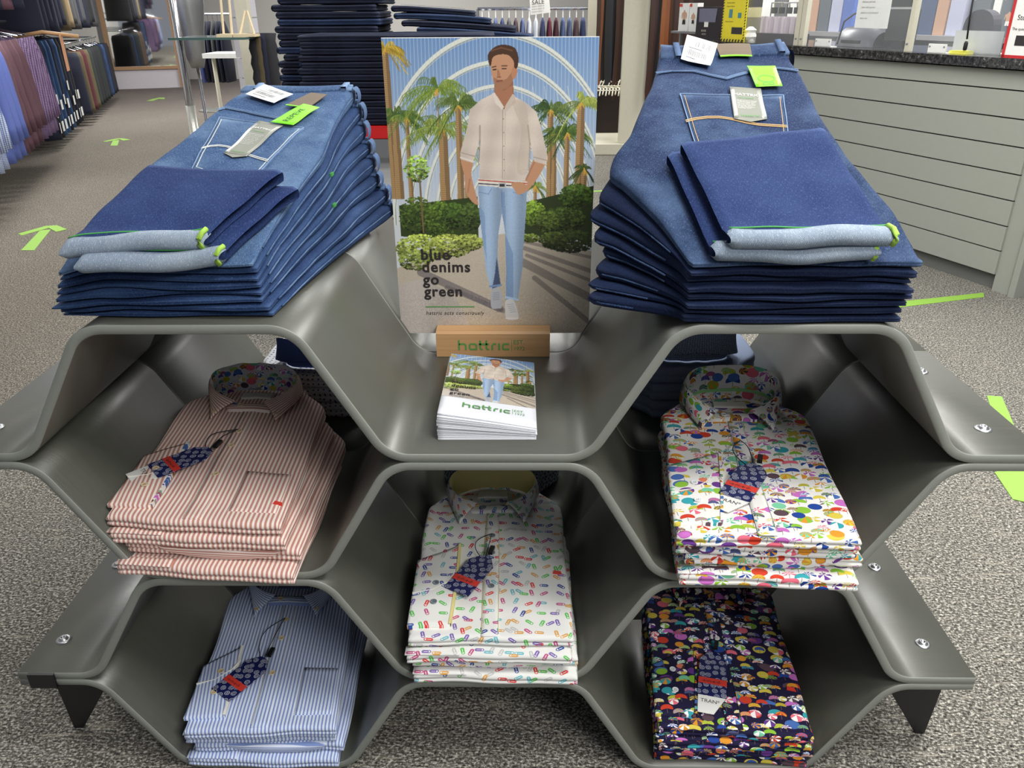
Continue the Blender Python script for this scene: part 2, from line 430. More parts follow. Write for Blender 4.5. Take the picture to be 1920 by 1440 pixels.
# ---------------------------------------------------------------- the display unit
P_, W_, A_, T_ = .40, .28552, .19674, .0135
D_ = .372
ZC = {}                                    # centre-line heights of the sheets
zt = 4 * A_ + 3 * T_ + T_ / 2
def sheet_z(k, up):                        # k 0..3 ; up: high or low flats
    return zt - k * (A_ + T_) - (0 if up else A_)
FLOOR_Z = {0: zt + T_ / 2, 1: sheet_z(0, False) + T_ / 2, 2: sheet_z(1, False) + T_ / 2, 3: sheet_z(2, False) + T_ / 2, 4: sheet_z(3, False) + T_ / 2}
def sheet_profile(k):
    pts = []
    hi, lo = sheet_z(k, True), sheet_z(k, False)
    for c in (-2, -1, 0, 1, 2):
        up = (c % 2 == 1) if k % 2 == 0 else (c % 2 == 0)
        z = hi if up else lo
        l, r = c * P_ - W_ / 2, c * P_ + W_ / 2
        if c == -2: pts += [(-.79, z), (r, z)]
        elif c == 2: pts += [(l, z), (.79, z)]
        else: pts += [(l, z), (r, z)]
    out = []                                # rounded corners
    R = .056; th = math.atan2(A_, P_ - W_)
    for i, p in enumerate(pts):
        if i in (0, len(pts) - 1): out.append(p); continue
        p = np.array(p); a = np.array(pts[i - 1]) - p; c = np.array(pts[i + 1]) - p
        a /= np.linalg.norm(a); c /= np.linalg.norm(c)
        phi = math.acos(np.clip(a @ c, -1, 1)); t = R / math.tan(phi / 2)
        t0, t1 = p + a * t, p + c * t; n = 9
        bis = (a + c) / np.linalg.norm(a + c); cen = p + bis * (R / math.sin(phi / 2))
        a0 = math.atan2(*(t0 - cen)[::-1]); a1 = math.atan2(*(t1 - cen)[::-1])
        dd = (a1 - a0 + PI) % (2 * PI) - PI
        for j in range(n + 1):
            aa = a0 + dd * j / n; out.append((cen[0] + R * math.cos(aa), cen[1] + R * math.sin(aa)))
    return np.array(out)
def sheet(k, y0, y1, parent):
    c = sheet_profile(k); d = np.gradient(c, axis=0); d /= np.linalg.norm(d, axis=1)[:, None]
    nn = np.stack([-d[:, 1], d[:, 0]], 1)
    n = len(c); bv = .0014
    rings = []                              # cross-section loops along y: (y, inset)
    top, bot = c + nn * T_ / 2, c - nn * T_ / 2
    topi, boti = c + nn * (T_ / 2 - bv), c - nn * (T_ / 2 - bv)
    V = []; F = []; mi = []
    def line(p, y): 
        s_ = len(V); V.extend([(a, y, z) for a, z in p]); return s_
    L = [line(topi, y0), line(top, y0 + bv), line(top, y1 - bv), line(topi, y1), line(boti, y1), line(bot, y1 - bv), line(bot, y0 + bv), line(boti, y0)]
    for a in range(8):
        s0, s1 = L[a], L[(a + 1) % 8]
        for i in range(n - 1):
            F.append((s0 + i, s0 + i + 1, s1 + i + 1, s1 + i)); mi.append(1 if a in (0, 2, 3, 4, 6, 7) else 0)
    F.append(tuple(L[a] for a in range(8))); mi.append(1)
    F.append(tuple(L[a] + n - 1 for a in range(7, -1, -1))); mi.append(1)
    o = mk('bent_panel', V, F, [M_PAN, M_EDGE], parent, smooth=True, mats=mi)
    return o
unit = root('display_shelf', (0, D_, 0), 'grey bent plywood honeycomb display unit standing on the carpet', 'display shelf')
for k in range(4):
    sheet(k, 0, D_ - .0012, unit); sheet(k, D_ + .0012, 2 * D_, unit)
for x in (-.753, .738):
    for z in (sheet_z(0, False), sheet_z(2, False)):
        for y in (.078, .285, .46, .66):
            b = B(); c = (x, y, z + T_ / 2)
            b.lathe(c, [(.0125, 0), (.0125, .0008), (.0095, .0016), (.0072, .0016), (.0068, .0042), (.0045, .0055), (.0035, .0055), (.003, .0035), (.0001, .0035)], 20)
            b.make('bolt', M_STEEL, unit, smooth=True)
for sx in (-1, 1):
    for y in (.085, .66):
        b = B()
        b.prism([(sx * .805, y, .196), (sx * .668, y, .196), (sx * .668, y, .17), (sx * .775, y, .0), (sx * .792, y, 0)], 0, (0, .006, 0))
        b.make('triangular_foot', M_BLACK, unit)
b = B(); b.box(-.772, -.004, .194, -.728, .02, .2235); b.make('edge_clip', M_BLACK, unit)

# ---------------------------------------------------------------- floor tape
def tape(pts_list, label, name='floor_arrow', cat='floor marking', group=None):
    b = B()
    for k, p in enumerate(pts_list):
        b.prism([(x, y, .0016 + .0007 * k) for x, y in p], 0, (0, 0, -.0014 - .0007 * k))
    b.make(name, M_GREEN, thing=(label, cat, group))
tape([[(-2.765, 3.34), (-2.69, 3.34), (-2.845, 3.80), (-2.90, 3.78)], [(-2.99, 3.70), (-2.925, 3.885), (-2.86, 3.885), (-2.945, 3.66)], [(-2.925, 3.885), (-2.86, 3.90), (-2.745, 3.80), (-2.78, 3.74)]],
     'lime green tape arrow on the carpet nearest to the blue hanging shirts')
tape([[(-4.03, 7.09), (-3.96, 7.09), (-4.11, 7.45), (-4.16, 7.42)], [(-4.24, 7.36), (-4.19, 7.55), (-4.12, 7.55), (-4.19, 7.34)], [(-4.18, 7.56), (-4.12, 7.56), (-4.0, 7.47), (-4.05, 7.41)]],
     'middle one of three lime tape arrows along the left aisle, upright and small')
tape([[(-5.48, 11.28), (-5.38, 11.28), (-5.43, 11.66), (-5.5, 11.62)], [(-5.5, 11.5), (-5.48, 11.75), (-5.40, 11.75), (-5.3, 11.5), (-5.4, 11.55)]],
     'faint lime tape arrow on the carpet in front of the framed mirror')
tape([[(1.60, 2.42), (1.60, 2.35), (2.166, 2.525), (2.195, 2.585)]], 'straight lime green tape strip at the foot of the grey counter', 'floor_tape')
tape([[(1.644, 1.50), (1.69, 1.49), (1.56, 1.12), (1.49, 1.00), (1.41, 1.00), (1.50, 1.12)], [(1.405, 1.0), (1.50, 1.0), (1.46, .82), (1.38, .86)]], 'lime green tape arrow on the carpet to the right of the display shelf')
tape([[(.5, 4.87), (.80, 4.94), (.80, 4.90), (.5, 4.83)]], 'thin lime tape strip on the carpet beyond the sign', 'floor_tape')
# ================================================================= SHIRTS
M_PINK = m_stripe('salmon_stripe_cotton', .0074, .50, (240, 226, 218), (190, 138, 124))
M_BLUE = m_stripe('blue_stripe_cotton', .0064, .46, (216, 224, 240), (126, 146, 196))
M_UMB = m_brolly('umbrella_print_white', (232, 230, 226))
M_UMBN = m_brolly('umbrella_print_navy', (30, 26, 58))
M_CLIP = m_clips('paperclip_print')
M_YEL = plain('pale_yellow_cotton', (226, 212, 140), .8)
M_PEW = plain('white_piping', (236, 234, 226), .7)
M_LGREEN = plain('mint_tape', (150, 214, 140), .7)
M_DKLIN = plain('dark_lining', (40, 36, 52), .8)
M_DENLIN = plain('blue_chambray', (84, 96, 130), .8)
M_BTN = plain('horn_button', (214, 196, 158), .3)
M_BTNE = plain('horn_button_edge', (150, 118, 74), .35)
M_BTNW = plain('pearl_button', (232, 234, 236), .2)
M_BTNG = plain('smoke_button', (112, 124, 132), .3)
M_CORD = plain('black_cord', (14, 14, 18), .6)
def m_dots(name, bg, fg, sc, lim, gloss=.8):
    t = NT(name); vo = t.n('TexVoronoi', voronoi_dimensions='2D'); t.put(vo, 'Vector', t.uv()); vo.inputs['Scale'].default_value = sc; vo.inputs['Randomness'].default_value = .3
    return cloth_fin(t, t.mix(t.math('LESS_THAN', vo.outputs['Distance'], lim), lin(bg), lin(fg)), gloss)
M_DOTW = m_dots('white_pin_dot_cotton', (226, 228, 232), (90, 100, 130), 90, .2)
M_DOTG = m_dots('grey_leaf_dot_cotton', (176, 182, 198), (70, 78, 104), 110, .32)
M_PIQ = m_dots('blue_pique_cotton', (176, 190, 214), (112, 130, 164), 260, .35)
M_ROYAL = plain('royal_blue_cotton', (84, 112, 188), .8)
M_CHAM = m_stripe('blue_shadow_cotton', .003, .5, (164, 178, 206), (136, 152, 186))

def sm(x): 
    x = np.clip(x, 0, 1); return x * x * (3 - 2 * x)

class Frame:
    def __init__(s, O, ang, shear=0.0):
        s.O = np.array(O, float); a = math.radians(ang)
        s.ex = np.array([math.cos(a), math.sin(a)]); s.ey = np.array([-s.ex[1], s.ex[0]]); s.k = shear
    def __call__(s, x, y):
        return s.O[0] + (x + s.k * y) * s.ex[0] + y * s.ey[0], s.O[1] + (x + s.k * y) * s.ex[1] + y * s.ey[1]

def slab(name, fr, xl, xr, L, zb, ztp, prof, mat, parent, nu=36, nv=44, front=None, uvrot=0.0, uvo=(0, 0), back=None):
    """closed folded-cloth body. xl(y), xr(y): sides; zb, ztp(x,y): bottom and top heights; prof: (inset, fraction) rings bottom->top"""
    front = front or (lambda u: 0 * u)
    def grid(inset):
        u = np.linspace(0, 1, nu + 1)[None, :]; v = np.linspace(0, 1, nv + 1)[:, None]
        y = inset + v * (L - 2 * inset) + 0 * u
        a, b_ = xl(y) + inset, xr(y) - inset
        x = a + (b_ - a) * u
        y = y + front(u) * (1 - v) ** 6
        return x, y
    idx = lambda i, j: i * (nu + 1) + j
    bd = [(0, j) for j in range(nu + 1)] + [(i, nu) for i in range(1, nv + 1)] + [(nv, j) for j in range(nu - 1, -1, -1)] + [(i, 0) for i in range(nv - 1, 0, -1)]
    x, y = grid(prof[-1][0]); z = ztp(x, y); X, Y = fr(x, y)
    V = list(zip(X.ravel(), Y.ravel(), z.ravel())); U = list(zip(x.ravel(), y.ravel()))
    F = [(idx(i, j), idx(i, j + 1), idx(i + 1, j + 1), idx(i + 1, j)) for i in range(nv) for j in range(nu)]
    prev = [idx(i, j) for i, j in bd]; m = len(bd)
    for inset, f in list(prof[-2::-1]):
        x, y = grid(inset); xs = np.array([x[i, j] for i, j in bd]); ys = np.array([y[i, j] for i, j in bd])
        X, Y = fr(xs, ys); z0, z1 = zb(xs, ys), ztp(xs, ys); zz = z0 + (z1 - z0) * f
        drop = (z1 - zz)
        ox = np.array([(-1 if j == 0 else 1 if j == nu else 0) for i, j in bd]); oy = np.array([(-1 if i == 0 else 1 if i == nv else 0) for i, j in bd])
        base = len(V); V += list(zip(X, Y, zz)); U += list(zip(xs + ox * drop, ys + oy * drop))
        cur = [base + k for k in range(m)]
        F += [(cur[k], cur[(k + 1) % m], prev[(k + 1) % m], prev[k]) for k in range(m)]
        prev = cur
    F.append(tuple(reversed(prev)))
    U = np.array(U); c, s_ = math.cos(uvrot), math.sin(uvrot)
    U = np.stack([U[:, 0] * c - U[:, 1] * s_ + uvo[0], U[:, 0] * s_ + U[:, 1] * c + uvo[1]], 1)
    return mk(name, V, F, mat, parent, U)

def patch(b, fr, surf, quad, off=.0012, nu=8, nv=8, uvrot=0., mi=0, bulge=0.0, uvo=(0, 0), th=None):
    q = [np.array(p, float) for p in quad]; V = []; U = []
    c, s_ = math.cos(uvrot), math.sin(uvrot)
    for i in range(nv + 1):
        for j in range(nu + 1):
            u, v = j / nu, i / nv
            p = q[0] * (1 - u) * (1 - v) + q[1] * u * (1 - v) + q[2] * u * v + q[3] * (1 - u) * v
            X, Y = fr(*p); V.append((X, Y, float(surf(*p)) + off + bulge * 16 * u * (1 - u) * v * (1 - v)))
            U.append((p[0] * c - p[1] * s_ + uvo[0], p[0] * s_ + p[1] * c + uvo[1]))
    idx = lambda i, j: i * (nu + 1) + j
    F = [(idx(i, j), idx(i, j + 1), idx(i + 1, j + 1), idx(i + 1, j)) for i in range(nv) for j in range(nu)]
    bd = [idx(0, j) for j in range(nu + 1)] + [idx(i, nu) for i in range(1, nv + 1)] + [idx(nv, j) for j in range(nu - 1, -1, -1)] + [idx(i, 0) for i in range(nv - 1, 0, -1)]
    base = len(V)
    for k in bd: V.append((V[k][0], V[k][1], V[k][2] - (th if th else off + .0008))); U.append(U[k])
    m = len(bd)
    F += [(base + k, base + (k + 1) % m, bd[(k + 1) % m], bd[k]) for k in range(m)]
    b.add(V, F, U, mi)

def strip(b, fr, surf, pts, wd, off=.001, mi=0, sub=4, th=.0008):
    """narrow raised ribbon draped on the surface"""
    P = []
    for i in range(len(pts) - 1):
        for k in range(sub): P.append(np.array(pts[i]) + (np.array(pts[i + 1]) - np.array(pts[i])) * k / sub)
    P.append(np.array(pts[-1], float)); m = len(P); V = []
    for i, p in enumerate(P):
        a = P[max(0, i - 1)]; c = P[min(m - 1, i + 1)]; d = (c - a) / (np.linalg.norm(c - a) + 1e-9); nn = np.array([-d[1], d[0]]) * wd / 2
        for q_, h in ((p + nn, off - th), (p + nn, off), (p - nn, off), (p - nn, off - th)):
            X, Y = fr(*q_); V.append((X, Y, float(surf(*q_)) + h))
    F = []
    for i in range(m - 1):
        for k in range(3): F.append((4 * i + k, 4 * i + k + 1, 4 * i + k + 5, 4 * i + k + 4))
    b.add(V, F, [(v[0], v[1]) for v in V], mi)

def button(fr, surf, x, y, parent, mats, r=.0058, off=.0022):
    X, Y = fr(x, y); z = float(surf(x, y)) + off - .001; b = B()
    b.lathe((X, Y, z), [(r * .8, 0), (r, .0006), (r, .0016), (r * .86, .0021), (r * .78, .0017), (.0001, .0015)], 16)
    b2 = B()
    for dx, dy in ((.0012, .0012), (-.0012, .0012), (.0012, -.0012), (-.0012, -.0012)):
        b.lathe((X + dx, Y + dy, z + .0015), [(.0006, 0), (.0006, .0003)], 6, mi=1)
    b.make('button', mats, parent, smooth=True)

def collar(fr, surf, parent, cx, cy, mout, mlin, hb=.045, hf=.016, a=.084, bb=.040, tip=.055, tipy=.31, trim=None, trimmat=None, lean=.006):
    n = 49; ts = np.linspace(-1, 1, n)
    top, hem, base, inn = [], [], [], []
    for t in ts:
        ph = t * math.radians(160); sgn = 1 if t >= 0 else -1; at = abs(t)
        rx, ry = a * math.sin(ph), bb * math.cos(ph)
        k = max(0, (at - .5) / .5)
        h = hb + (hf - hb) * max(0, (at - .28) / .72) ** 1.3
        tx, ty = rx * (1.0 + .03 * (1 - k)), ry + lean * math.cos(ph) * (1 - k)
        top.append((cx + tx, cy + ty, h))
        e = min(at, .5) / .5 * PI / 2
        bx, by = sgn * a * 1.12 * math.sin(e), bb * 1.3 * math.cos(e)
        hem.append((cx + bx * (1 - k) + sgn * tip * k, (cy + by) * (1 - k) + tipy * k, .007 + hb * .30 * (1 - min(1, at * 1.5))))
        inn.append((cx + rx * .86, cy + ry * .80 - .002, .002))
    m = 7; V = []; U = []
    for i, (p, q_) in enumerate(zip(top, hem)):
        for j in range(m + 1):
            s_ = j / m; x = p[0] + (q_[0] - p[0]) * s_; y = p[1] + (q_[1] - p[1]) * s_
            X, Y = fr(x, y); bul = math.sin(PI * s_) * .004
            z = float(surf(q_[0] * s_ + p[0] * (1 - s_), q_[1] * s_ + p[1] * (1 - s_)))
            V.append((X + (x - cx) * bul * 6, Y, z + p[2] * (1 - s_) + q_[2] * s_ + bul * .8)); U.append((i / (n - 1) * .42, -j / m * .07) if True else 0)
    U = [(u[1] * .9 + .0, u[0]) if False else (u[0], u[1]) for u in U]
    F = [(i * (m + 1) + j, i * (m + 1) + j + 1, (i + 1) * (m + 1) + j + 1, (i + 1) * (m + 1) + j) for i in range(n - 1) for j in range(m)]
    # give the leaf thickness with an under layer
    nv_ = len(V); V2 = [(x, y, z - .0016) for x, y, z in V]; rim = [i * (m + 1) + m for i in range(n)]
    rim = [0 * (m + 1) + j for j in range(m)] + rim + [(n - 1) * (m + 1) + j for j in range(m - 1, -1, -1)]
    F2 = [(rim[k], rim[k] + nv_, rim[k + 1] + nv_, rim[k + 1]) for k in range(len(rim) - 1)]
    ang = .0
    # stripes on a collar run along it: swap the axes of the print
    Uc = [(u[1] , u[0]) for u in U]
    mk('collar', V + V2, F + F2 + [tuple(reversed([i + nv_ for i in f])) for f in F], mout, parent, Uc + Uc)
    V = []; U = []; m2 = 6
    for i, (p, q_) in enumerate(zip(top, inn)):
        for j in range(m2 + 1):
            s_ = j / m2; x = p[0] + (q_[0] - p[0]) * s_; y = p[1] + (q_[1] - p[1]) * s_; X, Y = fr(x, y)
            V.append((X, Y, float(surf(x, y)) + p[2] * (1 - s_) + q_[2] * s_ + (.0006 if j == 0 else 0))); U.append((i / (n - 1) * .42, -s_ * .06))
    F = [(i * (m2 + 1) + j, (i + 1) * (m2 + 1) + j, (i + 1) * (m2 + 1) + j + 1, i * (m2 + 1) + j + 1) for i in range(n - 1) for j in range(m2)]
    mk('collar_lining', V, F, mlin, parent, U)
    if trim:
        b = B(); V = []
        for i in range(6, n - 6):
            p, q_ = top[i], inn[i]
            for s_ in (trim - .09, trim):
                x = p[0] + (q_[0] - p[0]) * s_; y = p[1] + (q_[1] - p[1]) * s_; y -= .0015; X, Y = fr(x, y)
                V.append((X, Y, float(surf(x, y)) + p[2] * (1 - s_) + q_[2] * s_ + .001))
        b.add(V, [(2 * i, 2 * i + 2, 2 * i + 3, 2 * i + 1) for i in range(n - 13)]); b.make('neck_tape', trimmat, parent)
    return top, hem

PROF = [(.005, 0), (.001, .14), (0, .26), (.0004, .38), (.0042, .47), (.0004, .56), (0, .70), (.0012, .84), (.0035, .95), (.0085, 1)]
def shirt_body(fr, base, t, i, W, L, mat, parent, seed, g=.10, z=None, uvrot=0, name='body', dip=0.0):
    gg = lambda y: 1 + g * sm((y - .08) / .32)
    amp = .0021
    ztp = lambda x, y: base + (i + 1) * t * gg(y) + amp * wav(x, y, seed, 26) * sm(y / .05) + .0007 * wav(x, y, seed + 5, 90) + .0016 * sm((y - .2) / .2) * wav(x * 2.2, y * .6, seed + 9, 60) * sm(y / .04)
    zb = lambda x, y: base + i * t * gg(y) + (.0018 if i else .0002)
    xl = lambda y: .050 * sm((y - L + .085) / .085) ** 1 * np.ones_like(y) + .0018 * np.sin(y * 31 + seed)
    xr = lambda y: W - .050 * sm((y - L + .085) / .085) + .0018 * np.sin(y * 27 + seed * 2)
    rs = np.random.RandomState(seed)
    ph = rs.uniform(0, 6, 3)
    front = lambda u: .0022 * np.sin(u * 5 + ph[0]) + .0012 * np.sin(u * 13 + ph[1])
    slab(name, fr, xl, xr, L, zb, ztp, PROF, mat, parent, front=front, uvrot=uvrot, nu=40, nv=40, uvo=(seed * .013, seed * .07))
    return ztp

def tail(fr, zlo, zhi, x0, x1, mat, parent, out=.004, rot=True):
    """curved shirt tail folded over the front of a shirt"""
    nx_, nz = 24, 6; V = []; U = []
    for i in range(nx_ + 1):
        u = i / nx_; x = x0 + (x1 - x0) * u; c = 1 - (2 * u - 1) ** 2
        for j in range(nz + 1):
            s_ = j / nz; z = zhi - (zhi - zlo) * (.12 + .88 * c ** .6) * s_
            y = -.001 - out * math.sin(PI * min(1, s_ * .9 + .1)) * c
            if j == 0: y = .012
            X, Y = fr(x, y); V.append((X, Y, z + (0.001 if j == 0 else 0))); U.append((s_ * .03 * (.3 + c), x))
    F = [(i * (nz + 1) + j, i * (nz + 1) + j + 1, (i + 1) * (nz + 1) + j + 1, (i + 1) * (nz + 1) + j) for i in range(nx_) for j in range(nz)]
    mk('shirt_tail', V, F, mat, parent, U)

def lumpy_cuff(fr, sf, parent, mat, edgemat, y0, y1, tipx, tipy, uvrot, stitch=None):
    b = B(); patch(b, fr, sf, [(.002, y0), (.060, y0 - .004), (tipx - .014, y1 - .002), (.004, y1 - .05)], .004, 10, 14, uvrot=uvrot, bulge=.003)
    b.make('sleeve', mat, parent, smooth=True)

def full_shirt(kind, fr, base, t, i, W, L, mat, lining, label, group, btn, seed, cuff=(.03, .165, .078, .215), piping=None, pocket=None, logo_c=None, hb=.045, tagang=25, tagpos=(.098, .125), pipemat=None, trim=None, trimmat=None, standcol=False, white_end=True):
    X0, Y0 = fr(W / 2, L / 2)
    rt = root('folded_shirt', (X0, Y0, base + i * t), label, 'shirt', group)
    sf = shirt_body(fr, base, t, i, W, L, mat, rt, seed)
    c = W * .49; sv_ = 1
    # placket
    b = B(); patch(b, fr, sf, [(c - .013, .004), (c + .015, .004), (c + .012, .36), (c - .010, .36)], .0012, 4, 30, uvo=(.003, 0)); b.make('placket', mat, rt, smooth=True)
    b = B(); strip(b, fr, sf, [(c - .0125, .01), (c - .0125, .2), (c - .0105, .345)], .0007, .0022, sub=8)
    strip(b, fr, sf, [(c + .0145, .01), (c + .0145, .2), (c + .0125, .345)], .0007, .0022, sub=8); b.make('placket_stitching', M_YEL if pipemat is M_YEL else M_DKLIN if kind == 'navy' else M_THREAD, rt)
    ct, ch = collar(fr, sf, rt, c, L - .046, mat, lining, hb=hb, tipy=L - .140, tip=.062, bb=.046, trim=trim, trimmat=trimmat)
    # collar stand front
    b = B(); patch(b, fr, sf, [(c - .040, L - .102), (c + .040, L - .102), (c + .052, L - .080), (c - .052, L - .080)], .0050, 8, 4, uvrot=1.57, bulge=.002); b.make('collar_stand', mat, rt, smooth=True)
    b = B(); patch(b, fr, sf, [(c - .03, L - .050), (c + .03, L - .050), (c + .03, L - .030), (c - .03, L - .030)], .004, 4, 3); b.make('neck_label', M_PEW if lining is not M_DKLIN else M_DENLIN, rt)
    button(fr, sf, c - .018, L - .092, rt, btn, off=.0090)
    for sx in (-1, 1): button(fr, sf, c + sx * .060, L - .124, rt, btn, r=.0046, off=.0125)
    for y in (.262, .213, .125): button(fr, sf, c + .001, y, rt, btn)
    # sleeve end and cuff lying on the front left
    x1, y0, tx, ty = .066, .022, cuff[2], cuff[3]
    b = B(); q_ = [(-.003, y0), (x1, y0 + .002), (tx, ty), (-.002, ty - .045)]
    patch(b, fr, sf, q_, .0060, 14, 20, uvrot=-.14, bulge=.0035); cf_ = b.make('cuff', mat, rt, smooth=True)
    b = B(); strip(b, fr, lambda x, y: sf(x, y), [(x1, y0 + .004), ((x1 + tx) / 2 + .002, (y0 + ty) / 2), (tx, ty)], .0045, .0080, sub=8, th=.007); b.make('cuff_edge', pipemat or M_PEW, cf_)
    b = B(); strip(b, fr, sf, [(-.002, .098), (.03, .106), (.055, .128), (.066, .150)], .0014, .0100, sub=4, th=.004); b.make('cuff_stitching', M_DKLIN if kind == 'navy' else M_PEW, cf_)
    for y in (.124, .076): button(fr, sf, .036, y, cf_, btn, off=.0105)
    if pocket:
        b = B(); patch(b, fr, sf, [(pocket[0], .03), (pocket[1], .03), (pocket[1], .135), (pocket[0], .14)], .0009, 8, 10); b.make('chest_pocket', mat, rt, smooth=True)
    if logo_c:
        b = B(); patch(b, fr, sf, [(W - .026, logo_c[0] - .003), (W - .010, logo_c[0] - .006), (W - .012, logo_c[0] + .002), (W - .024, logo_c[0] + .005)], .0016, 3, 2); b.make('logo_embroidery', logo_c[1], rt)
    # swing tag on a cord
    a = math.radians(-tagang); ca, sa = math.cos(a), math.sin(a); ox, oy = tagpos
    T = lambda x, y: (ox + 1.14 * (x * ca - y * sa), oy + 1.14 * (x * sa + y * ca))
    tl = lambda x, y: float(sf(x, y)) * 0 + float(sf(ox, oy)) + .011 + .08 * 0
    b = B(); b.prism([(*fr(*T(x, y)), tl(0, 0) + (y - .0) * .05) for x, y in ((-.022, -.047), (.022, -.047), (.022, .026), (.008, .044), (-.008, .044), (-.022, .026))], 0, (0, 0, -.0009))
    o = b.make('swing_tag', M_PAIS, rt)
    zt_ = lambda y, e=0.0004: tl(0, 0) + y * .05 + e
    b = B(); b.prism([(*fr(*T(x, y)), zt_(y)) for x, y in ((-.022, -.024), (.022, -.024), (.022, -.012), (-.022, -.012))], 0, (0, 0, -.0003)); b.make('red_tag_band', M_RED, o)
    text('a fish story'[:0] + '-a-m-e-d-', .008, lambda x, y: (*fr(*T(x - .017, y - .021)), zt_(y - .021, .0008)), 'lettering', M_INK, o)
    if white_end:
        b = B(); b.prism([(*fr(*T(x, y)), zt_(y, -.0016)) for x, y in ((-.020, -.080), (.004, -.080), (.021, -.046), (-.021, -.046))], 0, (0, 0, -.0008)); b.make('white_tag_end', M_WHITE, o)
        text('TRAN*', .0095, lambda x, y: (*fr(*T(x - .017, y - .060)), zt_(y - .060, -.0012)), 'lettering', M_INK, o)
    # cord and toggle
    p0 = T(0, .036); p1 = (c, .262); mx, my = (p0[0] + p1[0]) / 2, (p0[1] + p1[1]) / 2
    for k_, sgn in enumerate((-1, 1)):
        pts = []
        for s_ in np.linspace(0, 1, 14):
            x = p0[0] + (p1[0] - p0[0]) * s_; y = p0[1] + (p1[1] - p0[1]) * s_; w_ = math.sin(PI * s_) * (.010 + .006 * k_) * sgn
            nx_, ny_ = -(p1[1] - p0[1]), (p1[0] - p0[0]); nl = math.hypot(nx_, ny_)
            x += nx_ / nl * (w_ + .008 * math.sin(PI * s_)); y += ny_ / nl * w_
            pts.append((*fr(x, y), float(sf(x, y)) + .006 + .010 * math.sin(PI * s_) * (1 - k_ * .4)))
        b = B(); b.tube(pts, .0008, 6); b.make('tag_cord', M_CORD, rt, smooth=True)
    p = T(.002, .050); q0 = np.array([*fr(*p), float(sf(*p)) + .011]); d = np.array([*fr(p[0] + .004, p[1] + .016), 0]) - np.array([*fr(*p), 0]); d[2] = .001; nrm = np.array([-d[1], d[0], 0]); nrm /= np.linalg.norm(nrm)
    b = B(); b.obox(q0 - nrm * .004, d * 1.2, nrm * .008, (0, 0, .005)); b.make('tag_toggle', M_BLACK, rt)
    return rt, sf

BH = [M_BTN, M_BTNE]; BW = [M_BTNW, M_INK]; BG = [M_BTNG, M_INK]
def stack(kind, frs, base, t, W, L, mat, names, group, topkw, tails=()):
    n = len(frs)
    for i, fr in enumerate(frs[:-1]):
        X0, Y0 = fr(W / 2, L / 2)
        rt = root('folded_shirt', (X0, Y0, base + i * t), names[i], 'shirt', group)
        sf = shirt_body(fr, base, t, i, W, L - .03, mat, rt, 11 * i + topkw['seed'] + 3)
        zt_, zb_ = base + (i + 1) * t, base + i * t
        if i in tails: tail(fr, zb_ + .001, zt_ - .001, .055, W - .03, mat, rt)
        else:
            b = B(); z_ = zb_ + t * .62                                     # folded sleeve edge on the front left
            patch(b, fr, sf, [(-.002, .001), (.085, .001), (.085, .02), (-.002, .02)], .0012, 6, 3, uvrot=-.1); b.make('sleeve_fold', mat, rt, smooth=True)
    return full_shirt(kind, frs[-1], base, t, n - 1, W, L, mat, label=names[-1], group=group, **topkw)

O4 = ['bottom one of the {}', 'second from bottom of the {}', 'third from bottom of the {}', '{}']
# --- salmon stripes, upper left cell
s = 'salmon striped shirts in the upper left cell'
stack('pink', [Frame((-.567, -.012), -4, -.06), Frame((-.562, .012), -4, -.06), Frame((-.578, .004), -4, -.06), Frame((-.583, .014), -4.9, -.13)], FLOOR_Z[2], .0235, .277, .435, M_PINK,
      [O4[0].format(s), O4[1].format(s) + ', tail out', O4[2].format(s), 'topmost salmon and white striped shirt with umbrella print collar lining and swing tag'], 'salmon striped shirts',
      dict(lining=m_brolly('collar_umbrella_print', (206, 206, 208), 60), btn=BH, seed=2, pocket=(.185, .262), logo_c=(.055, M_RED), cuff=(0, 0, .060, .212), pipemat=M_UMB, tagang=48, tagpos=(.074, .150), hb=.052), tails=(1,))
# --- umbrellas on white, upper right cell
s = 'white umbrella print shirts in the upper right cell'
stack('umb', [Frame((.282, -.030), -2.6, .03), Frame((.290, -.012), -2, .03), Frame((.276, -.022), -2, .03), Frame((.272, -.034), -2.3, .05)], FLOOR_Z[2], .0245, .262, .435, M_UMB,
      [O4[0].format(s), O4[1].format(s), O4[2].format(s), 'topmost white umbrella print shirt with green neck tape and swing tag'], 'umbrella print shirts on white',
      dict(lining=M_UMB, btn=BW, seed=6, tagang=28, tagpos=(.118, .135), hb=.062, trim=.80, trimmat=M_LGREEN, cuff=(0, 0, .088, .222), pipemat=M_UMB), tails=(1,))
# --- paper clips, middle cell
s = 'white paper clip print shirts in the middle cell'
stack('clip', [Frame((-.126, -.020), 0, 0), Frame((-.128, -.006), .4, 0), Frame((-.136, -.022), .5, 0), Frame((-.134, -.008), 1.1, 0)], FLOOR_Z[3], .0215, .266, .435, M_CLIP,
      [O4[0].format(s), O4[1].format(s) + ', tail out', O4[2].format(s), 'topmost white paper clip print shirt with yellow collar lining and cuff'], 'paper clip print shirts',
      dict(lining=M_YEL, btn=BG, seed=9, tagang=30, tagpos=(.098, .148), hb=.050, logo_c=(.16, M_RED), pipemat=M_YEL, white_end=False, cuff=(0, 0, .072, .232)), tails=(1,))
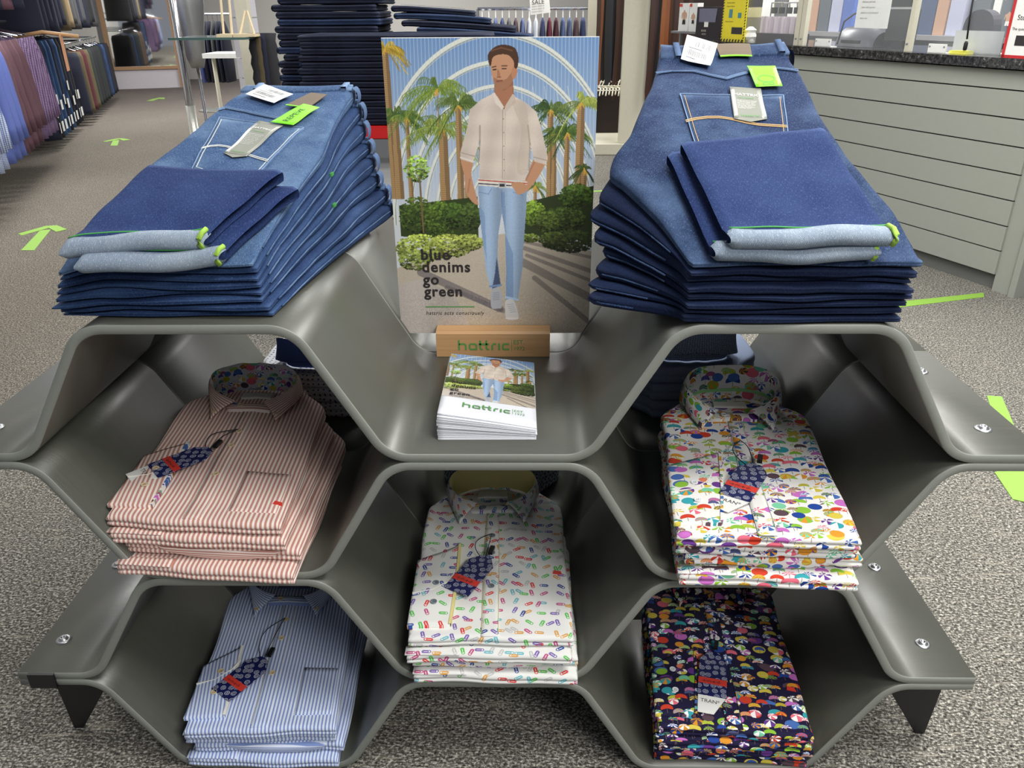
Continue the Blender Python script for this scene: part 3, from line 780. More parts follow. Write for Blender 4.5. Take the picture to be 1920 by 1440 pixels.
# --- blue stripes, lower left cell
s = 'blue striped shirts in the lower left cell'
stack('blue', [Frame((-.535, -.010), 0, -.03), Frame((-.525, .004), 0, -.03), Frame((-.538, .0), 1, -.04), Frame((-.533, -.010), 1.8, -.05)], FLOOR_Z[4], .0225, .262, .405, M_BLUE,
      [O4[0].format(s), O4[1].format(s) + ', tail out', O4[2].format(s), 'topmost blue and white striped shirt with dark collar lining and navy swing tag'], 'blue striped shirts',
      dict(lining=M_DKLIN, btn=BH, seed=14, pocket=(.185, .25), tagang=38, tagpos=(.082, .110), hb=.044, white_end=False, cuff=(0, 0, .060, .188)), tails=(1,))
# --- umbrellas on navy, lower right cell
s = 'navy umbrella print shirts in the lower right cell'
stack('navy', [Frame((.283, .012), -3, 0), Frame((.288, .006), -3, 0), Frame((.280, -.004), -3, 0), Frame((.281, .002), -3.8, 0)], FLOOR_Z[4], .0235, .262, .428, M_UMBN,
      [O4[0].format(s), O4[1].format(s), O4[2].format(s), 'topmost dark navy umbrella print shirt with white buttons and swing tag'], 'umbrella print shirts on navy',
      dict(lining=M_DKLIN, btn=BW, seed=21, tagang=10, tagpos=(.108, .118), hb=.035, logo_c=(.10, M_RED), cuff=(0, 0, .083, .182), pipemat=M_UMBN))

# --- shirts in the rear half of the unit, seen through the cells
def rear_shirt(fr, base, t, n, W, L, mats, lining, label, group, seed, hb=.05):
    for i in range(n):
        X0, Y0 = fr(W / 2, L / 2); lab = label if i == n - 1 else label.replace('topmost', ('bottom', 'middle', 'upper')[i], 1)
        rt = root('folded_shirt', (X0, Y0, base + i * t), lab, 'shirt', group)
        sf = shirt_body(fr, base, t, i, W, L, mats, rt, seed + i)
    c = W / 2; collar(fr, sf, rt, c, L - .06, mats if lining is None else lining, lining or mats, hb=hb, tipy=L - .15)
    b = B(); patch(b, fr, sf, [(c - .013, .004), (c + .013, .004), (c + .010, .34), (c - .010, .34)], .0012, 4, 16); b.make('placket', mats, rt, smooth=True)
    for y in (.22, .12): button(fr, sf, c, y, rt, BW)
    return rt
rear_shirt(Frame((-.235, .925), 178), FLOOR_Z[2], .03, 3, .27, .42, M_DOTW, M_ROYAL, 'topmost white pin-dot shirt with royal blue collar behind the salmon stripes', 'white pin-dot shirts', 33, .07)
rear_shirt(Frame((.545, .925), 180), FLOOR_Z[2], .036, 3, .28, .42, M_CHAM, M_PIQ, 'topmost pale blue textured shirt behind the white umbrella print stack', 'pale blue shirts at the rear', 44, .075)
rear_shirt(Frame((.135, .945), 180), FLOOR_Z[3], .028, 3, .27, .42, M_DOTG, M_DOTG, 'topmost grey leaf-dot shirt behind the paper clip shirts', 'grey leaf-dot shirts', 55, .05)
# ================================================================= JEANS ON THE UNIT
M_DEN_L = m_denim('washed_blue_denim', (50, 76, 116), (104, 130, 160), .95, 1.1)
M_DEN_LB = m_denim('mid_blue_denim', (32, 52, 90), (58, 84, 124), .7, .9)
M_DEN_R = m_denim('indigo_denim', (28, 44, 78), (76, 98, 130), .9, 1.0)
M_DEN_RB = m_denim('dark_indigo_denim', (15, 27, 54), (28, 44, 78), .5, .6)
M_DEN_F = m_denim('flap_denim', (32, 48, 92), (54, 76, 120), .6, 1.0)
M_CUFF = m_denim('denim_inside', (128, 142, 160), (172, 184, 196), .7, .9, 0)
M_SEAM = m_denim('worn_seam_denim', (62, 86, 126), (118, 142, 172), .9, .6)
M_CARE = plain('cream_label', (226, 222, 210), .5)

def pl(ys, xs): return lambda y: np.interp(y, ys, xs)
def smooth_pl(ys, xs):
    # smooth interpolation through the control points
    yy = np.linspace(ys[0], ys[-1], 121); xx = np.interp(yy, ys, xs); k = np.hanning(13); k /= k.sum()
    xp = np.concatenate([2 * xx[0] - xx[6:0:-1], xx, 2 * xx[-1] - xx[-2:-8:-1]]); xs2 = np.convolve(xp, k, 'valid')
    return lambda y: np.interp(y, yy, xs2)
JPROF = [(.010, 0), (.0035, .07), (.0008, .22), (0, .38), (.0010, .50), (0, .62), (.0008, .76), (.0035, .90), (.008, .98), (.014, 1)]
WORLD = lambda x, y: (x, y)

class JStack:
    def __init__(s, H, n, seed, base):
        s.H, s.n, s.seed, s.base = H, n, seed, base
    def z(s, i, x, y):
        f = i / s.n
        r = .0030 * wav(x, y, s.seed + i * 7, 22) + .0016 * wav(x, y, s.seed + i * 3 + 50, 60)
        return s.base + f * s.H(x, y) + (r if i else 0)

def jeans_body(js, i, Lx, Rx, y0, L, mat, parent, nu=40, nv=56, skew=0.0, name='body', fr=None):
    def fz(x, y): X, Y = fr(x, y); return X, Y
    zb = lambda x, y: js.z(i, *fz(x, y)) + .0012
    ztp = lambda x, y: js.z(i + 1, *fz(x, y))
    rs = np.random.RandomState(js.seed + i); ph = rs.uniform(0, 6, 3)
    front = lambda u: .003 * np.sin(u * 4 + ph[0]) + .002 * np.sin(u * 9 + ph[1])
    return slab(name, fr, Lx, Rx, L, zb, ztp, JPROF, mat, parent, nu, nv, front=front, uvo=(i * .37, i * .21))

def jeans_extras(js, i, Lx, Rx, L, mat, seam, rt, fr, wb=True):
    """waistband end roll with belt loops"""
    zt_ = lambda x, y: js.z(i + 1, *fr(x, y))
    b = B(); yl = L - .038
    xa, xb = float(Lx(L - .02)) + .001, float(Rx(L - .02)) - .001
    patch(b, fr, zt_, [(xa, yl), (xb, yl), (xb - .003, L - .006), (xa + .003, L - .006)], .0035, 14, 4, bulge=.002, uvrot=1.57)
    b.make('waistband', mat, rt, smooth=True)
    # right hand end of the folded band: it wraps down the side
    zm = js.z(i, *fr(xb, L - .03)); zh = float(zt_(xb, L - .03)) + .003
    b = B(); V = []; U = []
    for a in range(9):
        t = PI * a / 8
        for k in range(5):
            yy = yl + (L - .006 - yl) * k / 4; X, Y = fr(xb + .008 * math.sin(t) + .002, yy); zc = (zm + zh) / 2 + .001; V.append((X, Y, zc + (zh - zm) / 2 * .96 * math.cos(t))); U.append((yy, a * .004))
    F = [(a * 5 + k, a * 5 + k + 1, (a + 1) * 5 + k + 1, (a + 1) * 5 + k) for a in range(8) for k in range(4)]
    mk('waistband_fold', V, F, seam, rt, U)
    for xx in (xa + .03, xb - .014):
        b = B(); strip(b, fr, zt_, [(xx, yl - .004), (xx, L - .004)], .010, .0075, sub=4, th=.005); b.make('belt_loop', seam, rt, smooth=True)
    # outer seam along the right side
    b = B(); pts = []; V = []
    for yy in np.linspace(.03, L - .04, 22):
        x = float(Rx(yy)); X, Y = fr(x - .0005, yy); zz = js.z(i, *fr(x, yy)) * .42 + float(zt_(x, yy)) * .58; V.append((X + .0012, Y, zz))
    b.tube(V, .0013, 6); b.make('side_seam', seam, rt, smooth=True)

# ---- right stack (dark indigo)
HRt = lambda x, y: np.interp(y, [-.05, 0, .08, .17, .30, .45, .50, .58, .70], [.088, .090, .130, .172, .222, .276, .288, .330, .345]) - .05 * sm((.262 - x) / .13) * sm((.40 - y) / .2) * np.interp(y, [0, .3], [.35, .62]) 
base_r = FLOOR_Z[0]
JR = JStack(HRt, 8, 100, base_r)
NR = 8
ORD = ['bottom', 'second', 'third', 'fourth', 'fifth', 'sixth', 'seventh', 'eighth']
rsr = np.random.RandomState(5)
for i in range(NR):
    f = i / (NR - 1); dx = rsr.uniform(-.008, .008); dy = rsr.uniform(-.008, .008)
    fr = Frame((0, -.006 + dy), 0)
    yt = .075 + .13 * f; Lx = smooth_pl([0, .02, yt - .02, yt, yt + .05, .27, .34, .43, .56], [.262 + dx * .3, .258 - .002 * f, .185 + dx * 2 - .01 * f, .140 + dx * 2.2 + .020 * f, .180 + dx, .208, .232, .262, .292])
    Rx = smooth_pl([0, .10, .2, .3, .42, .56], [.545 + dx * .6, .540 + dx * .5, .528 - .012 * f, .522 - .014 * f, .515, .512])
    last = i == NR - 1
    lab = ('topmost dark indigo jeans of the right pile, back pocket up with cuffed leg folded forward' if last else '%s pair of dark indigo jeans from the shelf in the right pile' % ORD[i])
    rt = root('folded_jeans', (.40, .27, float(JR.z(i, .40, .1))), lab, 'jeans', 'indigo jeans in the right pile')
    jeans_body(JR, i, Lx, Rx, 0, .565, M_DEN_R if last else M_DEN_RB, rt, fr=fr)
    jeans_extras(JR, i, Lx, Rx, .565, M_DEN_R if last else M_DEN_RB, M_DEN_R, rt, fr)
    # second cloth layer of the crotch tip: a shallow inner fold line at the left
    if not last:
        b = B(); V = []
        for yy in np.linspace(.045, .30, 14):
            x = float(Lx(yy)); X, Y = fr(x + .0008, yy); V.append((X - .0008, Y, float(JR.z(i, X, Y)) * .55 + float(JR.z(i + 1, X, Y)) * .45))
        b.tube(V, .0014, 6); b.make('side_seam', M_DEN_R, rt, smooth=True)
jr_top = rt; frR = Frame((0, 0), 0)
zr = lambda x, y: JR.z(NR, x, y)

def flap(js_top, fr, poly, layers, th, matf, matc, parent, cuff_from, seed, edge=(M_GTHREAD,), dz=0.0, under=(-.016, .010)):
    """the lower legs folded forward over the pile; poly = BL, BR, FR, FL (world)"""
    q = [np.array(p, float) for p in poly]
    for li in range(layers):
        z0 = li * th
        off = li * .0
        def S(u, v, sh=0.0):
            p = q[3] * (1 - u) * (1 - v) + q[2] * u * (1 - v) + q[1] * u * v + q[0] * (1 - u) * v
            return p
        V = []; U = []; nu, nv = 30, 26
        sft = np.array([under, (0, 0)][li % 2]) * (1 if layers > 1 else 0)
        rows = []
        # closed loop in v: top surface front->back, round the back fold, bottom surface back->front, cuff roll at the front
        prof = []
        for k in range(nv + 1): prof.append((k / nv, 1))
        for k in range(1, 5): prof.append((1 + .012 * math.sin(PI * k / 5), math.cos(PI * k / 5)))
        for k in range(nv + 1): prof.append((1 - k / nv, -1))
        for k in range(1, 5): prof.append((-.025 * math.sin(PI * k / 5), -math.cos(PI * k / 5)))
        m = len(prof)
        for (v, s_) in prof:
            for j in range(nu + 1):
                u = j / nu; p = S(u, v) + sft
                e = min(u, 1 - u); rnd = math.sqrt(max(0, 1 - (1 - min(1, e / .035)) ** 2)) if e < .035 else 1
                rnd = max(rnd, .6)
                zz = float(js_top(p[0], p[1])) + z0 + th * .5 + s_ * th * .48 * rnd + .0015 * wav(p[0], p[1], seed + li, 30) + .001
                V.append((p[0], p[1], zz)); U.append((p[0], p[1] + (0 if s_ > 0 else .4)))
        F = [(a * (nu + 1) + j, a * (nu + 1) + j + 1, ((a + 1) % m) * (nu + 1) + j + 1, ((a + 1) % m) * (nu + 1) + j) for a in range(m) for j in range(nu)]
        mk('folded_leg', V, F, matf, parent, U)
        # turned-up cuff: a light denim roll at the front
        V = []; U = []; n = 10
        for j in range(nu + 1):
            u = j / nu
            for k in range(n + 1):
                t = -PI * .60 + PI * 1.22 * k / n
                v = .015 - .105 * max(0, math.cos(t)) ** .8 - (.02 if li == 0 else 0)
                p = S(u, v) + sft; e = min(u, 1 - u); rnd = math.sqrt(max(.2, 1 - (1 - min(1, e / .04)) ** 2)) if e < .04 else 1
                wr = .0022 * math.sin(u * 7 + li * 2 + 1) 
                V.append((p[0], p[1], float(js_top(p[0], max(p[1], -.02))) + z0 + th * .5 - dz + wr - math.sin(-t) * th * .60 * rnd)); U.append((u * .25, k * .004 + li * .2))
        F = [(j * (n + 1) + k, (j + 1) * (n + 1) + k, (j + 1) * (n + 1) + k + 1, j * (n + 1) + k + 1) for j in range(nu) for k in range(n)]
        # close it as a solid roll
        mk('cuff', V, F, matc, parent, U)
        b = B()
        pts = []
        for j in range(nu + 1):
            u = .02 + .96 * j / nu; p = S(u, .012) + sft
            pts.append((p[0], p[1], float(js_top(p[0], p[1])) + z0 + th * 1.0 + .0018))
        b.tube(pts, .0011, 6); b.make('green_cuff_stitching', M_GTHREAD, parent, smooth=True)
        p = S(.985, -.03) + sft; p2 = S(.955, -.042) + sft
        zc = float(js_top(p[0], max(p[1], -.02))) + z0
        b = B(); pts = [(S(.975, v) + sft) for v in (.01, -.05, -.094, -.098, -.07)]; hs = (1.08, 1.05, .8, .45, .12)
        b.tube([(pp[0], pp[1], float(js_top(pp[0], max(pp[1], -.02))) + z0 + th * h) for pp, h in zip(pts, hs)], .0034, 8); b.make('green_selvedge', plain('lime_selvedge', (150, 190, 70), .7), parent, smooth=True)
zflR = lambda x, y: zr(x, y)
flap(zflR, WORLD, [(.268, .156), (.474, .190), (.500, -.016), (.300, -.012)], 2, .0205, M_DEN_F, M_CUFF, jr_top, .1, 3)

def pocket_set(fr, surf, TL, TR, BR, BM, BL, arc, mat, parent, thread, seed):
    b = B()
    top = [np.array(TL), np.array(TR)]; 
    patch(b, fr, surf, [BL, BR, TR, TL], .0022, 14, 14)
    b.add([(*fr(*p), float(surf(*p)) + .0022) for p in (BL, BR, BM)], [(2, 1, 0)], [BL, BR, BM])
    parent = b.make('back_pocket', mat, parent, smooth=True)
    c = (np.array(TL) + TR + BR + BL) / 4; ins = lambda p, k=.93: tuple(c + (np.array(p) - c) * k)
    b = B()
    strip(b, fr, surf, [TL, BL, BM, BR, TR], .0018, .0034, sub=8); strip(b, fr, surf, [ins(TL, .99), ins(TR, .99)], .0012, .0036, sub=10)
    b.make('pocket_edge', M_SEAM, parent, smooth=True)
    b = B()
    for k in (.92,):
        strip(b, fr, surf, [ins(TL, k), ins(BL, k), ins(BM, k), ins(BR, k), ins(TR, k)], .0009, .0030, sub=8)
    for o in (0, .004):
        strip(b, fr, surf, [(p[0], p[1] + o) for p in arc], .0016, .0036, sub=4)
    b.make('pocket_stitching', thread, parent)

def arcpts(a, m, c, n=9):
    a, m, c = map(np.array, (a, m, c)); r = []
    for k in range(n):
        t = k / (n - 1); p = a * (1 - t) ** 2 + c * t ** 2 + 2 * t * (1 - t) * m; w_ = math.sin(2 * PI * t) * .006; r.append((p[0], p[1] + w_))
    return r
pocket_set(WORLD, zr, (.300, .368), (.464, .368), (.436, .215), (.369, .190), (.302, .215), arcpts((.297, .285), (.362, .300), (.446, .268)), M_DEN_R, jr_top, M_ORTHREAD, 1)

def tags_set(fr, surf, parent, label_q, green_q, tag_q, price_q, txt_u, side, wordshow=True, left=False):
    """leather patch on the waistband, green hang tag, grey film tag with print, price ticket; quads: BL,BR,TR,TL (world)"""
    def qf(q, lift):
        q = [np.array(p, float) for p in q]
        wx, wy = np.linalg.norm(q[1] - q[0]), np.linalg.norm(q[3] - q[0])
        def f(x, y, e=0.0):
            u, v = x / wx, y / wy; p = q[0] * (1 - u) * (1 - v) + q[1] * u * (1 - v) + q[2] * u * v + q[3] * (1 - u) * v
            return (p[0], p[1], float(surf(p[0], p[1])) + lift + e)
        return f, wx, wy
    b = B(); patch(b, fr, surf, label_q, .0068, 6, 3, th=.001); b.make('leather_patch', M_LEATHER, parent)
    b = B(); strip(b, fr, surf, [label_q[0], label_q[1]], .003, .0075, sub=4); b.make('green_patch_edge', M_LIME, parent)
    b = B(); patch(b, fr, surf, price_q, .0078, 4, 4, th=.0006); tk_ = b.make('price_ticket', M_WHITE, parent)
    f, wx, wy = qf(price_q, .0082)
    b = B(); rs = np.random.RandomState(3)
    for r_, (y0, y1) in enumerate(((.62, .82), (.25, .45))):
        x = .15 + .2 * (r_ == 0)
        while x < .85 - .1 * r_:
            wd = rs.uniform(.01, .03); 
            b.add([f(x * wx, y0 * wy), f((x + wd) * wx, y0 * wy), f((x + wd) * wx, y1 * wy), f(x * wx, y1 * wy)], [(0, 1, 2, 3)]); x += wd + rs.uniform(.01, .03)
    for yy in (.52, .14):
        b.add([f(.15 * wx, yy * wy), f(.6 * wx, yy * wy), f(.6 * wx, (yy + .03) * wy), f(.15 * wx, (yy + .03) * wy)], [(0, 1, 2, 3)])
    b.make('barcode_print', plain('grey_ink', (120, 120, 124), .6), tk_)
    b = B(); patch(b, fr, surf, tag_q, .0050, 6, 10, th=.0004)
    q = [np.array(p, float) for p in tag_q]; m = (q[0] + q[1]) / 2 + (q[0] - q[3]) * .07
    b.add([(*fr(*p), float(surf(*p)) + .0050) for p in (q[0], q[1], m)], [(2, 1, 0)])
    root_ = parent; parent = b.make('grey_hang_tag', M_GREYTAG, parent, smooth=True)
    f, wx, wy = qf(tag_q, .0056)
    text('HATTRIC', wx * .20, lambda x, y: f(x + wx * .09, y + wy * .74), 'lettering', M_WHITE, parent, bold=.0006 * 0)
    text('recycled', wx * .15, lambda x, y: f(x + wx * .2, y + wy * .655), 'lettering', M_PLOGO, parent)
    for k in range(8):
        text(['Manufactured of recycled', 'bottles and other waste', 'pieces in a green way', 'that saves water, fibres', 'and energy, made with', 'care for this planet', 'by using recycled and', 'sustainable yarns'][k], wx * .062, lambda x, y, k=k: f(x + wx * .16, y + wy * (.58 - .036 * k)), 'lettering', M_WHITE, parent)
    text('hattric', wx * .22, lambda x, y: f(x + wx * .22, y + wy * .06), 'lettering', M_PLOGO, parent)
    b = B(); patch(b, fr, surf, green_q, .0080, 6, 6, th=.0006); gt = b.make('green_hang_tag', M_LIME, root_, smooth=True)
    return (*qf(green_q, .0086), gt)
f, wx, wy, gt = tags_set(WORLD, zr, jr_top, [(.390, .508), (.444, .506), (.448, .545), (.387, .546)], [(.424, .385), (.466, .385), (.470, .452), (.424, .455)],
                     [(.370, .288), (.420, .288), (.432, .385), (.383, .390)], [(.322, .505), (.366, .470), (.392, .545), (.342, .572)], 0, 0)
b = B(); pts = [(wx * (.5 + .3 * math.cos(a)), wy * (.35 + .16 * math.sin(a))) for a in np.linspace(0, 2 * PI, 20)]; ribbon(b, pts, .0012, f); b.make('tag_emblem', M_PLOGO, gt)
text('CO', wx * .3, lambda x, y: f(x + wx * .28, y + wy * .04), 'lettering', M_PLOGO, gt)
def yoke(fr, surf, pts, parent, thread, mat):
    b = B(); strip(b, fr, surf, pts, .007, .0022, sub=6); b.make('yoke_seam', mat, parent, smooth=True)
    b = B(); strip(b, fr, surf, [(x, y - .002) for x, y in pts], .0010, .0030, sub=6); strip(b, fr, surf, [(x, y + .002) for x, y in pts], .0010, .0030, sub=6); b.make('yoke_stitching', thread, parent)
yoke(WORLD, zr, [(.272, .448), (.300, .458), (.335, .452), (.385, .424), (.440, .452), (.475, .458), (.508, .448)], jr_top, M_SEAM, M_DEN_R)

# ---- left stack (mid blue)
HLt = lambda x, y: np.interp(y, [-.05, .02, .10, .2, .35, .5, .66], [.072, .080, .116, .152, .200, .240, .262]) - .018 * sm((-.50 - x) / .08) - .05 * sm((x + .27) / .05) * sm((y - .1) / .2) * 0
JL = JStack(HLt, 8, 300, base_r)
rsl = np.random.RandomState(8)
ORDL = ['bottom', 'second', 'third', 'fourth', 'fifth', 'sixth', 'seventh', 'eighth']
for i in range(8):
    f = i / 7; dx = rsl.uniform(-.005, .005); dy = rsl.uniform(-.006, .006); fr = Frame((0, .022 + dy), 0)
    Lx = smooth_pl([0, .10, .22, .30, .40, .52, .59], [-.578 + .014 * f + dx, -.566 + .012 * f + dx, -.535 + .02 * f, -.512 + .02 * f, -.49 + .015 * f, -.470 + .012 * f, -.462 + .014 * f])
    Rx = smooth_pl([0, .12, .25, .4, .52, .59], [-.290 + dx - .012 * f, -.278 + dx - .006 * f, -.262 + dx, -.240 + dx - .024 * f, -.216 + dx - .040 * f, -.208 + dx - .050 * f])
    last = i == 7
    lab = ('topmost mid blue jeans of the left pile, back pocket up with grey and green tags' if last else '%s pair of mid blue jeans from the shelf in the left pile' % ORDL[i])
    rt = root('folded_jeans', (-.40, .30, float(JL.z(i, -.40, .1))), lab, 'jeans', 'mid blue jeans in the left pile')
    Lj = .58 - .035 * f
    jeans_body(JL, i, Lx, Rx, 0, Lj, M_DEN_L if last else M_DEN_LB, rt, fr=fr)
    jeans_extras(JL, i, Lx, Rx, Lj, M_DEN_L if last else M_DEN_LB, M_SEAM, rt, fr)
    # half-visible side pocket with small green and white bar tacks
    zt_ = lambda x, y: JL.z(i, *fr(x, y)) * .5 + JL.z(i + 1, *fr(x, y)) * .5
    for yy in (.30 + dx * 4, .40 - dx * 5):
        x = float(Rx(yy)); X, Y = fr(x + .0006, yy); zz = float(zt_(x, yy)) + .003
        b = B(); b.box(X - .001, Y - .008, zz - .0015, X + .0022, Y + .008, zz + .0035); 
        if i in (5, 3) and yy < .35: b.make('bar_tack', M_GTHREAD, rt)
jl_top = rt
zl = lambda x, y: JL.z(8, x, y)
flap(zl, WORLD, [(-.480, .156), (-.284, .142), (-.352, .024), (-.526, -.004)], 2, .0210, M_DEN_F, M_CUFF, jl_top, .1, 23, under=(.020, -.004))
pocket_set(WORLD, zl, (-.453, .398), (-.306, .364), (-.340, .208), (-.385, .196), (-.442, .222), arcpts((-.447, .282), (-.405, .305), (-.334, .244)), M_DEN_L, jl_top, M_THREAD, 2)
f, wx, wy, gt = tags_set(WORLD, zl, jl_top, [(-.352, .440), (-.312, .424), (-.290, .482), (-.322, .498)], [(-.362, .372), (-.322, .362), (-.292, .425), (-.322, .440)],
                     [(-.407, .266), (-.370, .258), (-.340, .366), (-.384, .384)], [(-.434, .488), (-.375, .450), (-.352, .492), (-.418, .550)], 0, 0)
text('REPEVE', wy * .20, lambda x, y: f(wx * .62 - y, wy * .10 + x), 'lettering', M_INK, gt)
yoke(WORLD, zl, [(-.466, .432), (-.458, .444), (-.42, .432), (-.352, .397)], jl_top, M_SEAM, M_DEN_L)
# ================================================================= POSTER, BLOCK, BOOKLETS
def inpoly(X, Y, poly):
    p = np.array(poly, float); r = np.zeros(X.shape, bool); n = len(p); j = n - 1
    for i in range(n):
        xi, yi = p[i]; xj, yj = p[j]
        if yi != yj:
            c = ((yi > Y) != (yj > Y)) & (X < (xj - xi) * (Y - yi) / (yj - yi) + xi); r ^= c
        j = i
    return r
def curve(pts, n=8):
    """closed Catmull-Rom through pts"""
    P = np.array(pts, float); m = len(P); out = []
    for i in range(m):
        a, b_, c, d = P[(i - 1) % m], P[i], P[(i + 1) % m], P[(i + 2) % m]
        for k in range(n):
            t = k / n; out.append(.5 * (2 * b_ + (c - a) * t + (2 * a - 5 * b_ + 4 * c - d) * t * t + (3 * b_ - a - 3 * c + d) * t ** 3))
    return out
class Paint:
    """a small raster: x 0..W, y 0..H measured in poster zoom pixels (down)"""
    def __init__(s, nx, ny, W, H):
        s.nx, s.ny = nx, ny; s.X, s.Y = np.meshgrid(np.linspace(0, W, nx), np.linspace(0, H, ny)); s.C = np.zeros((ny, nx, 3)); s.W, s.H = W, H
        s.rs = np.random.RandomState(4)
    def fill(s, m, c, a=1.0):
        c = np.array(c, float); s.C[m] = s.C[m] * (1 - a) + c * a
    def sub(s, x0, y0, x1, y1):
        j0 = max(0, int(x0 / s.W * (s.nx - 1)) - 1); j1 = min(s.nx, int(x1 / s.W * (s.nx - 1)) + 3); i0 = max(0, int(y0 / s.H * (s.ny - 1)) - 1); i1 = min(s.ny, int(y1 / s.H * (s.ny - 1)) + 3)
        return slice(i0, i1), slice(j0, j1)
    def poly(s, pts, c, a=1.0, soft=False, shade=None):
        p = np.array(curve(pts) if soft else pts); a0, a1 = p.min(0), p.max(0); sl = s.sub(a0[0], a0[1], a1[0], a1[1])
        if sl[0].stop <= sl[0].start or sl[1].stop <= sl[1].start: return
        X, Y = s.X[sl], s.Y[sl]; m = inpoly(X, Y, p); C = s.C[sl]; cc = np.array(c, float) * np.ones(C.shape)
        if shade is not None: cc = cc * shade(X, Y)[..., None]
        C[m] = C[m] * (1 - a) + cc[m] * a
    def line(s, pts, wd, c, a=1.0):
        for (x0, y0), (x1, y1) in zip(pts[:-1], pts[1:]):
            sl = s.sub(min(x0, x1) - wd, min(y0, y1) - wd, max(x0, x1) + wd, max(y0, y1) + wd)
            if sl[0].stop <= sl[0].start or sl[1].stop <= sl[1].start: continue
            X, Y = s.X[sl], s.Y[sl]; dx, dy = x1 - x0, y1 - y0; L = dx * dx + dy * dy + 1e-9
            t = np.clip(((X - x0) * dx + (Y - y0) * dy) / L, 0, 1); d = np.hypot(X - x0 - t * dx, Y - y0 - t * dy)
            k = np.clip((wd / 2 - d) / 1.6 + .5, 0, 1)[..., None] * a; s.C[sl] = s.C[sl] * (1 - k) + np.array(c, float) * k
    def speck(s, m, amp, blk=1):
        n = s.rs.uniform(-1, 1, (s.ny // blk + 1, s.nx // blk + 1)).repeat(blk, 0).repeat(blk, 1)[:s.ny, :s.nx, None] * amp; s.C += n * m[..., None]

